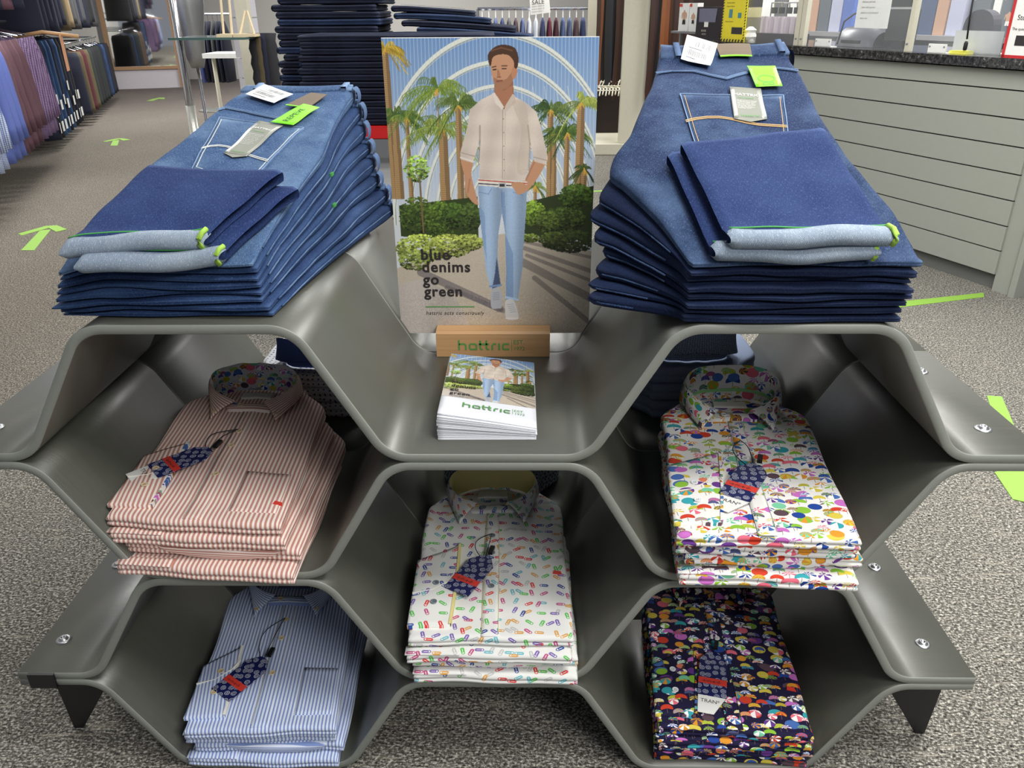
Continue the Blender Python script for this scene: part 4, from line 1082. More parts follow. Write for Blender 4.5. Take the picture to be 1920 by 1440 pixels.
def scene_art(nx, ny, W, H):
    # drawn in the coordinates of a 985 x 1380 sheet
    P = Paint(nx, ny, 985, 1380); X, Y = P.X, P.Y; rs = np.random.RandomState(12)
    P.C[:] = (130, 164, 200); P.C += (np.clip(1 - Y / 800, 0, 1)[..., None] * np.array((-18, -16, -6)) + np.clip(Y / 800, 0, 1)[..., None] * np.array((80, 50, 18)))
    # arches
    for k, R in enumerate((820, 700, 600, 510, 440, 370, 310, 250, 200, 160)):
        cx, cy = 520 + k * 6, 820 - k * 4; wd = 24 - k * 1.5
        pts = [(cx + R * .74 * math.cos(a), cy - R * 1.02 * math.sin(a)) for a in np.linspace(0, PI, 50)]
        P.line(pts, wd, (226, 228, 214)); P.line([(x + 3, y + wd * .3) for x, y in pts], wd * .25, (150, 160, 160))
    for x in np.linspace(-20, 1000, 62):
        P.line([(x, -5), (x + (x - 520) * .03, 760)], 2.4, (206, 214, 222), .75)
    for x in np.linspace(0, 985, 14): P.line([(x, 760), (520 + (x - 520) * .7, 200)], 3.5, (232, 232, 222), .5)
    # palms
    def palm(x, yt, yb, r, wt, col, tr=(176, 142, 96), n=26, bend=0):
        P.poly([(x - wt * .5 + bend, yt), (x + wt * .5 + bend, yt), (x + wt * .7, yb), (x - wt * .7, yb)], tr)
        P.poly([(x + bend, yt), (x + wt * .5 + bend, yt), (x + wt * .7, yb), (x + wt * .1, yb)], (112, 88, 62), .6)
        for y in np.arange(yt, yb, 9): P.line([(x - wt * .5, y), (x + wt * .5, y + 3)], 2, (96, 74, 50), .5)
        for k in range(n):
            a = rs.uniform(-.25 * PI, 1.25 * PI); L = r * rs.uniform(.7, 1.1); g = rs.uniform(-1, 1)
            c = np.clip(np.array(col) + g * np.array((38, 34, 16)), 0, 255); px, py = x + bend, yt; pts = [(px, py)]
            for t in np.linspace(.12, 1, 9): pts.append((x + bend + L * math.cos(a) * t, yt - L * math.sin(a) * t * .9 + L * .75 * t * t * .75))
            P.line(pts, 3.4, c)
            for i_ in range(1, len(pts)):
                fx, fy = pts[i_]; 
                for sg in (-1, 1): P.line([(fx, fy), (fx + math.cos(a) * 9 + sg * r * .05, fy + r * .16)], 2.2, c * rs.uniform(.7, 1.15))
        for k in range(6): P.line([(x + bend, yt), (x + bend + rs.uniform(-20, 20), yt + rs.uniform(10, 34))], 5, (214, 168, 70), .8)
    palm(14, 40, 700, 95, 30, (190, 160, 60)); palm(40, 320, 700, 110, 30, (84, 110, 50)); palm(95, 330, 720, 100, 18, (104, 130, 60))
    palm(262, 380, 880, 190, 40, (150, 168, 70)); palm(245, 210, 380, 170, 4, (128, 152, 60)); palm(338, 280, 860, 150, 26, (110, 132, 60)); palm(372, 500, 860, 30, 24, (110, 132, 60), n=4)
    palm(770, 300, 850, 120, 26, (70, 96, 48)); palm(790, 400, 850, 90, 20, (76, 100, 44)); palm(850, 400, 860, 120, 22, (84, 110, 50)); palm(912, 270, 870, 130, 34, (150, 164, 80)); palm(935, 560, 870, 60, 26, (60, 80, 40), n=14)
    palm(700, 640, 830, 60, 14, (120, 140, 70), n=14)
    # bushes
    def bush(cx, cy, rx, ry, col, n=420, br=1.0):
        for k in range(n):
            a = rs.uniform(0, 2 * PI); r = math.sqrt(rs.uniform(0, 1)); x = cx + rx * r * math.cos(a); y = cy + ry * r * math.sin(a); l = (-(y - cy) / ry * .4 + rs.uniform(-.45, .5)) * br
            s_ = rs.uniform(5, 11); P.poly([(x - s_, y), (x, y - s_ * .6), (x + s_, y), (x, y + s_ * .7)], np.clip(np.array(col) * (1 + l), 0, 255))
    P.poly([(30, 730), (420, 690), (420, 900), (30, 880)], (52, 66, 30)); P.poly([(640, 720), (985, 640), (985, 900), (640, 880)], (48, 60, 30))
    bush(120, 780, 90, 90, (66, 84, 34)); bush(230, 800, 80, 90, (74, 96, 36)); bush(300, 780, 60, 60, (56, 76, 30)); bush(380, 790, 50, 70, (60, 76, 34)); bush(130, 560, 60, 60, (130, 160, 70), 200); P.line([(140, 600), (145, 860)], 8, (120, 100, 70))
    bush(690, 770, 60, 60, (100, 124, 44)); bush(900, 690, 80, 60, (60, 80, 32)); bush(830, 800, 120, 60, (58, 72, 32)); bush(760, 810, 60, 50, (70, 84, 36))
    # ground
    P.poly([(0, 1400), (0, 1040), (250, 930), (520, 870), (640, 865), (1000, 960), (1000, 1400)], (192, 180, 162))
    g = Y > 860
    P.poly([(0, 1400), (0, 1120), (140, 1090), (300, 1200), (380, 1400)], (184, 176, 170), .8, shade=lambda x, y: 1 + .06 * np.sin(x * .02))
    for x0, y0, x1, y1, w0 in ((1000, 990, 640, 905, 16), (1000, 1060, 650, 940, 22), (1000, 1200, 640, 1010, 40), (1000, 1110, 660, 975, 18), (985, 1320, 700, 1090, 26)):
        P.line([(x0, y0), (x1, y1)], w0, (104, 96, 94), .55)
    P.line([(120, 1060), (520, 1250)], 40, (96, 90, 96), .6); P.line([(250, 1140), (540, 1262)], 26, (96, 90, 96), .5)
    P.line([(600, 880), (610, 1100)], 20, (150, 140, 130), .4)
    P.speck((Y > 940) & (P.C.sum(2) > 150), 9); P.speck(Y > 1180, 10, 2)
    # low hedges along the path
    bush(130, 940, 130, 70, (132, 144, 66), 700); bush(270, 930, 110, 60, (138, 148, 70), 500); bush(370, 910, 70, 40, (128, 138, 66), 300); bush(90, 1000, 80, 50, (112, 124, 62), 300)
    bush(880, 905, 130, 55, (50, 62, 30), 800, .8); bush(790, 900, 70, 40, (60, 72, 32), 300); bush(680, 890, 40, 20, (90, 104, 46), 120)
    # ---- the walking man (offset 45,30 from the crop)
    o = lambda pts: [(x - 48, y - 32) for x, y in pts]
    sk, skd = (196, 146, 112), (150, 100, 74)
    fold = lambda f, a: (lambda x, y: 1 + a * np.sin(x * f) * np.sin(y * f * .37 + x * .02))
    # arms
    P.poly(o([(392, 540), (450, 545), (440, 620), (462, 720), (470, 760), (440, 745), (412, 700), (404, 620)]), sk, soft=True)
    P.poly(o([(742, 548), (798, 556), (770, 620), (716, 690), (690, 705), (640, 680), (650, 655), (700, 640)]), sk, soft=True)
    P.line(o([(745, 560), (700, 650)]), 8, skd, .4); P.line(o([(432, 640), (420, 700)]), 8, skd, .4)
    # jeans
    jn = (152, 174, 200)
    P.poly(o([(472, 670), (708, 690), (704, 800), (690, 980), (688, 1060), (662, 1240), (600, 1236), (602, 1080), (600, 900), (586, 790), (566, 900), (560, 1010), (576, 1165), (524, 1180), (500, 1080), (488, 940), (474, 800)]), jn, shade=lambda x, y: 1 + .10 * np.sin(x * .055 + 1) - .0 * y)
    P.poly(o([(556, 1015), (574, 1160), (530, 1178), (546, 1100)]), (58, 66, 96), .85)
    P.poly(o([(600, 900), (640, 1000), (640, 1230), (602, 1234), (604, 1080)]), (104, 134, 176), .55)
    P.poly(o([(582, 700), (600, 700), (604, 900), (584, 800)]), (112, 140, 182), .6); P.poly(o([(472, 760), (500, 800), (506, 1040), (488, 940)]), (120, 150, 190), .6)
    P.line(o([(585, 690), (585, 770)]), 2, (88, 116, 160)); P.line(o([(476, 700), (520, 710), (536, 684)]), 2, (88, 116, 160)); P.line(o([(640, 700), (690, 716)]), 2, (88, 116, 160))
    P.line(o([(600, 1222), (662, 1236)]), 12, (178, 204, 232)); P.line(o([(520, 1166), (576, 1158)]), 10, (120, 146, 184)); P.speck(inpoly(X, Y, o([(470, 670), (710, 690), (690, 1240), (500, 1180)])), 7)
    # shoes
    P.poly(o([(528, 1185), (574, 1185), (580, 1270), (556, 1282), (524, 1274)]), (178, 180, 186), soft=True); P.poly(o([(600, 1240), (640, 1238), (666, 1320), (650, 1342), (604, 1338), (596, 1290)]), (214, 214, 214), soft=True)
    for k in range(5): P.line(o([(606 + k * 4, 1262 + k * 10), (640 + k * 3, 1258 + k * 10)]), 2, (150, 152, 158)); P.line(o([(534, 1200 + k * 9), (566, 1198 + k * 9)]), 2, (120, 124, 132))
    P.line(o([(600, 1334), (664, 1334)]), 5, (236, 236, 232))
    # belt
    P.poly(o([(472, 636), (710, 652), (708, 684), (474, 668)]), (232, 224, 210)); P.line(o([(474, 644), (708, 660)]), 5, (176, 60, 50)); P.line(o([(474, 660), (708, 676)]), 5, (40, 44, 70)); P.poly(o([(570, 655), (606, 655), (606, 682), (570, 682)]), (196, 196, 190)); P.poly(o([(576, 661), (600, 661), (600, 676), (576, 676)]), (60, 54, 60))
    # neck, head
    P.poly(o([(556, 215), (642, 205), (650, 290), (600, 330), (556, 290)]), skd, soft=False)
    P.poly(o([(560, 230), (600, 250), (640, 225), (644, 280), (600, 325), (560, 280)]), (176, 122, 92), .8)
    P.poly(o([(540, 120), (560, 95), (620, 90), (650, 120), (652, 170), (638, 215), (612, 240), (582, 246), (560, 226), (546, 185)]), sk, soft=True)
    P.poly(o([(556, 195), (580, 205), (612, 200), (642, 170), (640, 215), (612, 240), (582, 246), (560, 228)]), (140, 96, 70), .55, soft=True)
    P.poly(o([(638, 160), (656, 150), (664, 168), (654, 196), (640, 198)]), (190, 132, 100), soft=True)
    P.poly(o([(536, 145), (530, 100), (560, 70), (600, 60), (650, 72), (668, 110), (664, 152), (650, 155), (645, 125), (620, 102), (580, 100), (552, 112), (544, 140)]), (78, 52, 38), soft=True)
    P.line(o([(545, 85), (590, 72), (640, 84)]), 6, (120, 84, 58), .8)
    P.line(o([(548, 152), (566, 148)]), 4, (66, 44, 34)); P.line(o([(592, 146), (616, 146)]), 4, (66, 44, 34))
    P.line(o([(552, 162), (566, 161)]), 5, (50, 36, 32)); P.line(o([(594, 158), (612, 158)]), 5, (50, 36, 32)); P.poly(o([(572, 155), (570, 190), (586, 193), (582, 170)]), (164, 112, 84), .8); P.line(o([(570, 193), (588, 193)]), 3, (110, 70, 54)); P.line(o([(568, 212), (594, 209)]), 5, (150, 84, 74)); P.line(o([(568, 208), (594, 205)]), 2, (96, 56, 50))
    # shirt
    st = (214, 200, 186)
    P.poly(o([(548, 262), (490, 290), (440, 330), (428, 400), (390, 515), (388, 548), (448, 565), (462, 530), (486, 450), (478, 640), (590, 645), (700, 648), (716, 560), (722, 470), (744, 560), (800, 575), (808, 545), (778, 420), (752, 340), (700, 300), (652, 275), (600, 330)]), st, shade=lambda x, y: 1 + .035 * np.sin(x * .05 + y * .012) + .02 * np.sin(y * .06))
    P.poly(o([(548, 262), (556, 255), (600, 318), (592, 332), (560, 302)]), (226, 214, 200)); P.poly(o([(652, 272), (642, 262), (604, 318), (612, 336), (656, 300)]), (204, 188, 172))
    P.line(o([(594, 330), (590, 640)]), 2.5, (150, 134, 118)); P.line(o([(606, 330), (600, 640)]), 1.6, (180, 166, 150))
    for y in (370, 430, 490, 550, 600): P.line(o([(598, y), (598, y + 1)]), 4, (130, 116, 104))
    P.line(o([(486, 400), (484, 470), (476, 560)]), 8, (150, 134, 120), .6); P.line(o([(712, 400), (722, 480), (718, 600)]), 8, (160, 144, 130), .6); P.line(o([(392, 518), (460, 536)]), 4, (170, 154, 140)); P.line(o([(390, 540), (452, 560)]), 6, (232, 220, 206)); P.line(o([(742, 540), (806, 556)]), 5, (176, 160, 144))
    P.poly(o([(640, 300), (700, 305), (716, 420), (716, 600), (660, 600), (680, 420)]), (186, 168, 150), .35, soft=True)
    P.speck(inpoly(X, Y, o([(390, 262), (800, 262), (800, 645), (390, 645)])), 4)
    # hand in the pocket
    P.poly(o([(632, 662), (668, 652), (712, 672), (700, 700), (664, 712), (648, 690)]), sk, soft=True)
    return P
P1 = scene_art(430, 620, 985, 1380)
def painted(name, P, fn, parent, mat):
    """grid mesh whose vertex colours carry the printed picture"""
    ny, nx = P.ny, P.nx; u, v = np.meshgrid(np.linspace(0, 1, nx), np.linspace(0, 1, ny))
    V = fn(u, v).reshape(-1, 3)
    i = np.arange((ny - 1))[:, None] * nx + np.arange(nx - 1)[None, :]
    Fq = np.stack([i + nx, i + nx + 1, i + 1, i], -1).reshape(-1, 4)
    org = np.array(wloc(parent)); me = bpy.data.meshes.new(name)
    me.vertices.add(len(V)); me.vertices.foreach_set('co', (V - org).astype(np.float32).ravel())
    me.loops.add(Fq.size); me.loops.foreach_set('vertex_index', Fq.ravel().astype(np.int32))
    me.polygons.add(len(Fq)); me.polygons.foreach_set('loop_start', np.arange(0, Fq.size, 4, dtype=np.int32)); me.polygons.foreach_set('loop_total', np.full(len(Fq), 4, np.int32))
    me.update(calc_edges=True); me.validate()
    at = me.color_attributes.new('print', 'FLOAT_COLOR', 'POINT')
    c = np.clip(P.C, 0, 255) / 255; c = np.where(c <= .04045, c / 12.92, ((c + .055) / 1.055) ** 2.4)
    at.data.foreach_set('color', np.concatenate([c, np.ones((ny, nx, 1))], 2).astype(np.float32).ravel())
    me.materials.append(mat); o = bpy.data.objects.new(name, me); COL.objects.link(o); o.parent = parent; return o
def m_print():
    t = NT('printed_picture'); a = t.n('Attribute', attribute_name='print'); return t.fin(a.outputs['Color'], .38)
M_PRINT = m_print()

PX0, PX1, PY, PZ0, PZ1 = -.1735, .1700, .385, .6765, 1.1760
pr = root('poster', (0, PY, .66), 'tall advertising poster of a man walking between palm trees, in a wooden block', 'poster')
b = B(); b.box(PX0, PY, PZ0, PX1, PY + .004, PZ1); pb_ = b.make('poster_board', M_WHITE, pr)
pf = lambda u, v: np.stack([PX0 + (PX1 - PX0) * u, np.full(u.shape, PY - .0004), PZ1 - .001 - (PZ1 - PZ0 - .002) * v], -1)
painted('poster_picture', P1, pf, pb_, M_PRINT)
PW, PH = PX1 - PX0, PZ1 - PZ0
pt = lambda px, py, e=.0009: (lambda x, y: (PX0 + (px - 48) / 985 * PW + x, PY - e, PZ1 - (py - 32) / 1385 * PH + y))
for i, (wd, yy) in enumerate((('blue', 1030), ('denims', 1092), ('go', 1156), ('green', 1218))):
    text(wd, .0272, pt(172 + i * 3, yy), 'lettering', M_INK, pr, bold=.00075, spacing=1.12)
b = B(); f = pt(182, 1274); b.add([f(0, -.001), f(.089, -.001), f(.089, .001), f(0, .001)], [(0, 1, 2, 3)]); b.make('green_line', M_PLOGO, pr)
text('hattric acts consciously', .0098, pt(182, 1316), 'lettering', M_INK, pr, shear=.25, spacing=1.12)

bk = root('wooden_block', (0, .355, FLOOR_Z[1]), 'beech wood sign holder block with green printed lettering under the poster', 'sign holder')
b = B(); bx0, bx1, by0 = -.1065, .0985, .349; bz0, bz1 = FLOOR_Z[1] + .0005, FLOOR_Z[1] + .0485
V = []; 
prof = [(by0, bz0), (by0, bz1 - .004), (by0 + .004, bz1), (PY - .0015, bz1), (PY - .0015, PZ0 - .002), (PY + .0055, PZ0 - .002), (PY + .0055, bz1), (by0 + .062, bz1), (by0 + .062, bz0)]
for x in (bx0, bx1): V += [(x, y, z) for y, z in prof]
n = len(prof); b.add(V, [tuple(range(n)), tuple(range(2 * n - 1, n - 1, -1))] + [(i, i + n, (i + 1) % n + n, (i + 1) % n) for i in range(n)]); b.make('block', M_WOOD, bk)
logo(lambda x, y: (-.067 + x, by0 - .0004, FLOOR_Z[1] + .0135 + y), .0135, bk)

# booklets: fourteen in a leaning pile, spine side thicker
P2 = Paint(150, 190, 985, 1380)
ii = (np.linspace(0, .90, 190) * (P1.ny - 1)).astype(int); jj = (np.linspace(.04, 1, 150) * (P1.nx - 1)).astype(int)
P2.C = P1.C[ii][:, jj].copy()
M_PAPER = plain('booklet_paper', (228, 230, 236), .6, var=.02)
FB = Frame((-.0745, .042), 0.6)
def bz(i, x, y):      # height of booklet i's bottom (x 0..0.145)
    t = .0030 - .0017 * x / .145; lift = .0006 * i * np.sin(np.clip(1 - x / .145, 0, 1) * 1.5) 
    return FLOOR_Z[1] + .0006 + i * t * (1 - .28 * y / .24) + lift * (1 - .3 * y / .24) * .5
rsb = np.random.RandomState(2)
NB = 13
for i in range(NB):
    fr = Frame((-.0745 + rsb.uniform(-.0015, .0015), .042 + rsb.uniform(-.0015, .0015)), .6 + rsb.uniform(-.5, .5)); last = i == NB - 1
    if last: fr = Frame((-.0742, .046), .2)
    Wb, Lb = .1445, .248
    lab = 'topmost booklet with the walking man on its cover, on the pile before the wooden block' if last else 'white booklet number %d up from the shelf in the pile below the poster' % (i + 1)
    X0, Y0 = fr(Wb / 2, Lb / 2); rt = root('booklet', (X0, Y0, float(bz(i, .07, .1))), lab, 'booklet', 'advertising booklets below the poster')
    zb_ = lambda x, y: bz(i, x, y) + .0001; zt_ = lambda x, y: bz(i, x, y) + (.0010 + .0012 * (1 - x / .145)) * (1 - .28 * y / .24)
    slab('pages', fr, lambda y: 0 * y, lambda y: Wb + 0 * y, Lb, zb_, zt_, [(0, 0), (0, .3), (.0007, .5), (0, .7), (0, 1)], M_PAPER, rt, 14, 10)
    if last:
        def cf(u, v):
            x = .0005 + u * (Wb - .001); y = (Lb - .0005) - v * (Lb - .065); X, Y = fr(x, y); return np.stack([X, Y, zt_(x, y) + .0003], -1)
        painted('cover_picture', P2, cf, rt, M_PRINT)
        g = lambda ox, oy: (lambda x, y: (*fr(ox + x, oy + y), float(zt_(ox + x, oy + y)) + .0016))
        logo(g(.034, .032), .0105, rt)
        for k, wd in enumerate(('blue', 'denims', 'go', 'green')): text(wd, .0125, g(.012, .117 - .0145 * k), 'lettering', M_INK, rt, bold=.0003, spacing=1.1)
        text('hattric acts consciously', .0050, g(.012, .0665), 'lettering', M_INK, rt, shear=.2)
# ================================================================= THE SHOP BEHIND
def ray(px, py):
    d = _fw + _r2 * ((px - 960) / F_PX) - _u2 * ((py - 720) / F_PX); return np.array(CAM), np.array(d)
def at_y(px, py, y):
    C, d = ray(px, py); return C + d * (y - C[1]) / d[1]
def at_z(px, py, z):
    C, d = ray(px, py); return C + d * (z - C[2]) / d[2]
M_PINE = m_wood('pale_pine', (206, 186, 150), (226, 208, 176))
M_WALL = plain('pale_wall_paint', (196, 194, 188), .8)
M_WALLD = plain('dark_grey_wall', (92, 94, 98), .8)
M_CREAM = plain('cream_laminate', (206, 202, 182), .5)
M_GREYB = plain('counter_grey_paint', (150, 153, 144), .5, var=.03)
M_GREYK = plain('counter_kick_grey', (104, 106, 102), .6)
M_GROOVE = plain('groove_grey', (78, 78, 74), .7)
t = NT('black_granite'); v = t.n('TexVoronoi'); t.put(v, 'Vector', t.obj()); v.inputs['Scale'].default_value = 140
M_GRAN = t.fin(t.ramp(t.noise(t.obj(), 60, 4, .7), [(.4, lin((28, 28, 28))), (.6, lin((70, 70, 68))), (.72, lin((150, 150, 146)))]), .18)
t = NT('clear_acrylic'); M_ACR = t.fin((.85, .9, .92), .05, 0, .6); t.b.inputs['Alpha'].default_value = .08

# walls
b = B(); b.box(-14, 15.2, 0, 9, 15.4, 3.2); b.make('wall_back', M_WALL, kind='structure')
b = B(); b.box(8.6, -4, 0, 8.8, 15.4, 3.2); b.make('wall_right', M_WALL, kind='structure')
RD = np.array((-.335, .942)); RN = np.array((.942, .335))       # along the clothes wall / out to the aisle
def rp(s, o, z): p = np.array((-3.93, 4.24)) + RD * s + RN * o; return (p[0], p[1], z)
b = B(); b.obox(rp(-4, -.75, 0), (*(RD * 15.2), 0), (*(-RN * .1), 0), (0, 0, 3.2)); b.make('wall_left', M_WALL, kind='structure')

# ---- garments
def garment(name, s, o, zt, h, wd, th, mat, label, cat, group, seed, tags=False, sleeves=True):
    """a piece of clothing on a hanger; s along the rail, o out from the wall"""
    c = np.array(rp(s, o, 0)); rt = root(name, (c[0], c[1], zt - h), label, cat, group)
    rs = np.random.RandomState(seed); ang = rs.uniform(-.12, .12)
    D = np.array((RD[0] * math.cos(ang) - RD[1] * math.sin(ang), RD[0] * math.sin(ang) + RD[1] * math.cos(ang))); N = np.array((RN[0] * math.cos(ang) - RN[1] * math.sin(ang), RN[0] * math.sin(ang) + RN[1] * math.cos(ang)))
    n, m = 16, 12; V = []; F = []; U = []
    for i in range(m + 1):
        v = i / m; z = zt - h * v
        hw = wd / 2 * (1.0 + .12 * v)
        for k in range(n):
            a = 2 * PI * k / n; x = math.cos(a); y = math.sin(a); sh = (.07 * abs(x) ** 1.5 * (1 - v) if sleeves else 0)
            tt = th / 2 * (.35 + .65 * min(1, v * 4)) * (1 + .25 * math.sin(x * 9 + seed + v * 3))
            p = c[:2] + N * hw * x * (1 if i else .55 if sleeves else .9) + D * tt * y
            V.append((p[0], p[1], z - sh)); U.append((x * hw + y * tt, z))
    F = [(i * n + k, (i + 1) * n + k, (i + 1) * n + (k + 1) % n, i * n + (k + 1) % n) for i in range(m) for k in range(n)] + [tuple(range(n)), tuple(m * n + k for k in range(n - 1, -1, -1))]
    mk('body', V, F, mat, rt, U)
    if sleeves:
        for sx in (1, -1):
            b = B(); p = c[:2]; pts = []
            for v in np.linspace(0, 1, 7): q_ = p + N * sx * (wd / 2 * (.86 + .30 * v ** .6)) + D * (.02 * math.sin(v * 3 + seed)); pts.append((q_[0], q_[1], zt - .05 - h * .78 * v))
            b.tube(pts, [.045, .05, .048, .044, .042, .040, .036], 8); b.U = [(v_[0] * .9 + v_[1] * .3, v_[2]) for v_ in b.V]; b.make('sleeve', mat, rt, smooth=True)
    b = B(); q_ = c[:2]; b.tube([(q_[0] - N[0] * wd * .4, q_[1] - N[1] * wd * .4, zt - .03), (q_[0], q_[1], zt + .02), (q_[0] + N[0] * wd * .4, q_[1] + N[1] * wd * .4, zt - .03)], .007, 6)
    b.tube([(q_[0], q_[1], zt + .02), (q_[0], q_[1], zt + .055), (q_[0] + RN[0] * .012, q_[1] + RN[1] * .012, zt + .068)], .003, 6); b.make('hanger', M_CHROME, rt)
    if tags:
        q_ = c[:2] + N * (wd / 2 * 1.06 + .012)
        for zz in (zt - h * rs.uniform(.55, .8), zt - h * .93):
            b = B(); b.obox((q_[0] - D[0] * .03, q_[1] - D[1] * .03, zz), (D[0] * .06, D[1] * .06, 0), (N[0] * .004, N[1] * .004, 0), (0, 0, .09)); b.make('tag', M_CARE if zz > .5 else M_WHITE, rt)
    return rt
def m_check(name, a, b_, c):
    t = NT(name); u = t.uv(); col = stripes_col(t, u, .012, .4, lin(a), lin(b_)); col2 = stripes_col(t, u, .012, .35, (1, 1, 1), lin(c), axis=1); return cloth_fin(t, t.mix(.6, col, col2, 'MULTIPLY'))
G_WB = m_check('white_blue_micro_check', (206, 214, 232), (120, 140, 190), (150, 160, 200)); G_BL = plain('mid_blue_shirt', (92, 108, 176), .8); G_MA = plain('maroon_shirt', (96, 66, 76), .8); G_PU = m_check('purple_check', (150, 128, 160), (96, 74, 110), (140, 110, 150))
G_NV = plain('navy_trousers', (30, 34, 54), .85); G_BK = plain('charcoal_trousers', (38, 38, 42), .85); G_OL = plain('olive_brown_trousers', (92, 80, 56), .85); G_BG = plain('burgundy_trousers', (84, 34, 42), .85); G_GR = plain('grey_trousers', (74, 74, 76), .85); G_JN = m_denim('hanging_denim', (34, 52, 88), (60, 90, 130), .6); G_TN = plain('tan_trousers', (150, 130, 100), .85)
G_DG = plain('dark_green_trousers', (40, 50, 46), .85)
row = [(G_WB, 'white and blue micro-check')] * 4 + [(G_BL, 'mid blue')] * 3 + [(G_MA, 'maroon')] * 4 + [(G_PU, 'purple check')] * 4
k = 0
posn = ['nearest the camera', 'second nearest', 'third nearest', 'fourth nearest']
for i, (m_, nm) in enumerate(row):
    garment('hanging_shirt', -.55 + i * .178, .30, 1.06, .80, .50, .11, m_, '%s shirt on the left rail, %s of its colour' % (nm, posn[sum(1 for q in row[:i] if q[1] == nm)]), 'shirt', 'shirts on the lower left rail', 40 + i)
def rail(s0, s1, o, z, label):
    rt = root('clothes_rail', rp((s0 + s1) / 2, o - .3, 0), label, 'clothes rail')
    b = B(); b.tube([rp(s0, o, z), rp(s1, o, z)], .012, 8); b.make('rail', M_CHROME, rt, smooth=True)
    for s in (s0 + .1, (s0 + s1) / 2, s1 - .1):
        b = B(); b.tube([rp(s, -.648, z), rp(s, o, z)], .01, 6); b.make('bracket', M_CHROME, rt)
rail(-.6, 2.3, .30, 1.13, 'chrome wall rail carrying the nearest hanging shirts')
jr_ = [(G_NV, 'navy'), (G_BK, 'charcoal'), (G_JN, 'blue denim'), (G_JN, 'blue denim'), (G_NV, 'navy'), (G_JN, 'blue denim'), (G_BK, 'charcoal'), (G_NV, 'navy'), (G_BK, 'black')]
for i, (m_, nm) in enumerate(jr_):
    garment('hanging_jeans', 2.62 + i * .19, .27, .95, .86, .36, .10, m_, '%s tagged jeans beyond the purple shirts, number %d along the rail' % (nm, i + 1), 'jeans', 'tagged jeans on the left rail', 70 + i, tags=True, sleeves=False)
rail(2.45, 4.3, .27, 1.02, 'chrome wall rail carrying the tagged jeans')
# wooden hanger sign
c = rp(2.35, .62, 0); rt = root('hanger_sign', (c[0], c[1], .80), 'orange paper sign on a wooden hanger between purple shirts and tagged jeans', 'sign')
b = B(); b.tube([rp(2.35, .30, 1.0), rp(2.35, .56, 1.04), rp(2.35, .84, 1.0)], .016, 8); b.make('wooden_hanger', M_WOOD, rt, smooth=True)
b = B(); b.obox(rp(2.25, .70, .72), (*(RD * .14), 0), (*(RN * .004), 0), (0, 0, .30)); b.make('paper', plain('orange_paper', (222, 160, 116), .7), rt)
tr = [(G_NV, 'navy'), (G_OL, 'olive'), (G_BG, 'burgundy'), (G_OL, 'olive'), (G_DG, 'dark green'), (G_BK, 'charcoal'), (G_BK, 'charcoal'), (G_DG, 'dark green'), (G_NV, 'navy'), (G_JN, 'denim blue'), (G_NV, 'navy'), (G_BK, 'charcoal')]
for i, (m_, nm) in enumerate(tr):
    garment('hanging_trousers', 4.5 + i * .27, .34, .78, .66, .34, .20, m_, '%s trousers on the low rail near the mirror, number %d along the rail' % (nm, i + 1), 'trousers', 'trousers on the low rail', 90 + i, sleeves=False)
rail(4.35, 7.7, .34, .86, 'low chrome wall rail with trousers near the mirror')
up = [(G_NV, 'navy')] * 6 + [(G_OL, 'olive'), (G_TN, 'tan'), (G_GR, 'grey'), (G_GR, 'grey'), (G_NV, 'navy'), (G_GR, 'grey'), (G_NV, 'navy'), (G_BK, 'charcoal'), (G_BK, 'charcoal'), (G_GR, 'grey')]
for i, (m_, nm) in enumerate(up):
    garment('hanging_trousers', 2.7 + i * .26, .30, 1.87, .86 - .03 * (i % 3), .42, .21, m_, '%s trousers on the high rail above, number %d along the rail' % (nm, i + 1), 'trousers', 'trousers on the upper rail', 120 + i, sleeves=False)
rail(2.5, 7.0, .30, 1.88, 'upper chrome wall rail with long trousers')
for i in range(5):
    garment('hanging_shirt', .3 + i * .42, .28, 1.90, .68, .46, .16, (G_NV, G_PU, G_NV, G_MA, G_NV)[i], '%s shirt hem on the upper left rail, number %d from the near end' % (('navy', 'purple check', 'navy', 'maroon', 'navy')[i], i + 1), 'shirt', 'shirts on the upper left rail', 150 + i)
rail(.1, 2.3, .28, 1.97, 'upper chrome wall rail above the nearest shirts')

# framed mirror at the end of the aisle
m0 = np.array(rp(9.45, -.12, 0)); ML = 1.12
rt = root('framed_mirror', rp(9.35, .95, 0), 'tall wood-framed mirror at the far end of the left aisle', 'mirror')
q = lambda o, z, s=0: tuple(np.array(rp(9.35 + s, .26 + o, z)))
b = B(); b.obox(q(0, 0), (*(RN * ML), 0), (*(RD * .12), 0), (0, 0, .30)); b.make('white_plinth', plain('mirror_plinth', (206, 200, 206), .6), rt)
for nm, o_, w_, z0, h_ in (('frame', 0, .07, .30, 2.0), ('frame', ML - .07, .07, 0.0, 2.3), ('frame', .07, ML - .14, .30, .05), ('frame', .07, ML - .14, 2.25, .05)):
    b = B(); b.obox(q(o_, z0, -.03), (*(RN * w_), 0), (*(RD * .05), 0), (0, 0, h_)); b.make(nm, m_wood('oak_frame', (156, 120, 86), (180, 144, 108)) if nm not in _mc else None, rt)
t = NT('mirror_glass'); M_MIR = t.fin((.82, .84, .84), .03, 1.0)
b = B(); b.obox(q(.07, .35, .01), (*(RN * (ML - .14)), 0), (*(RD * .01), 0), (0, 0, 1.9)); b.make('mirror_glass', M_MIR, rt)
b = B(); b.obox(rp(8.9, -.65, 0), (*(RN * .88), 0), (*(RD * .06), 0), (0, 0, 3.0)); b.make('wall_partition', M_WALL, kind='structure')

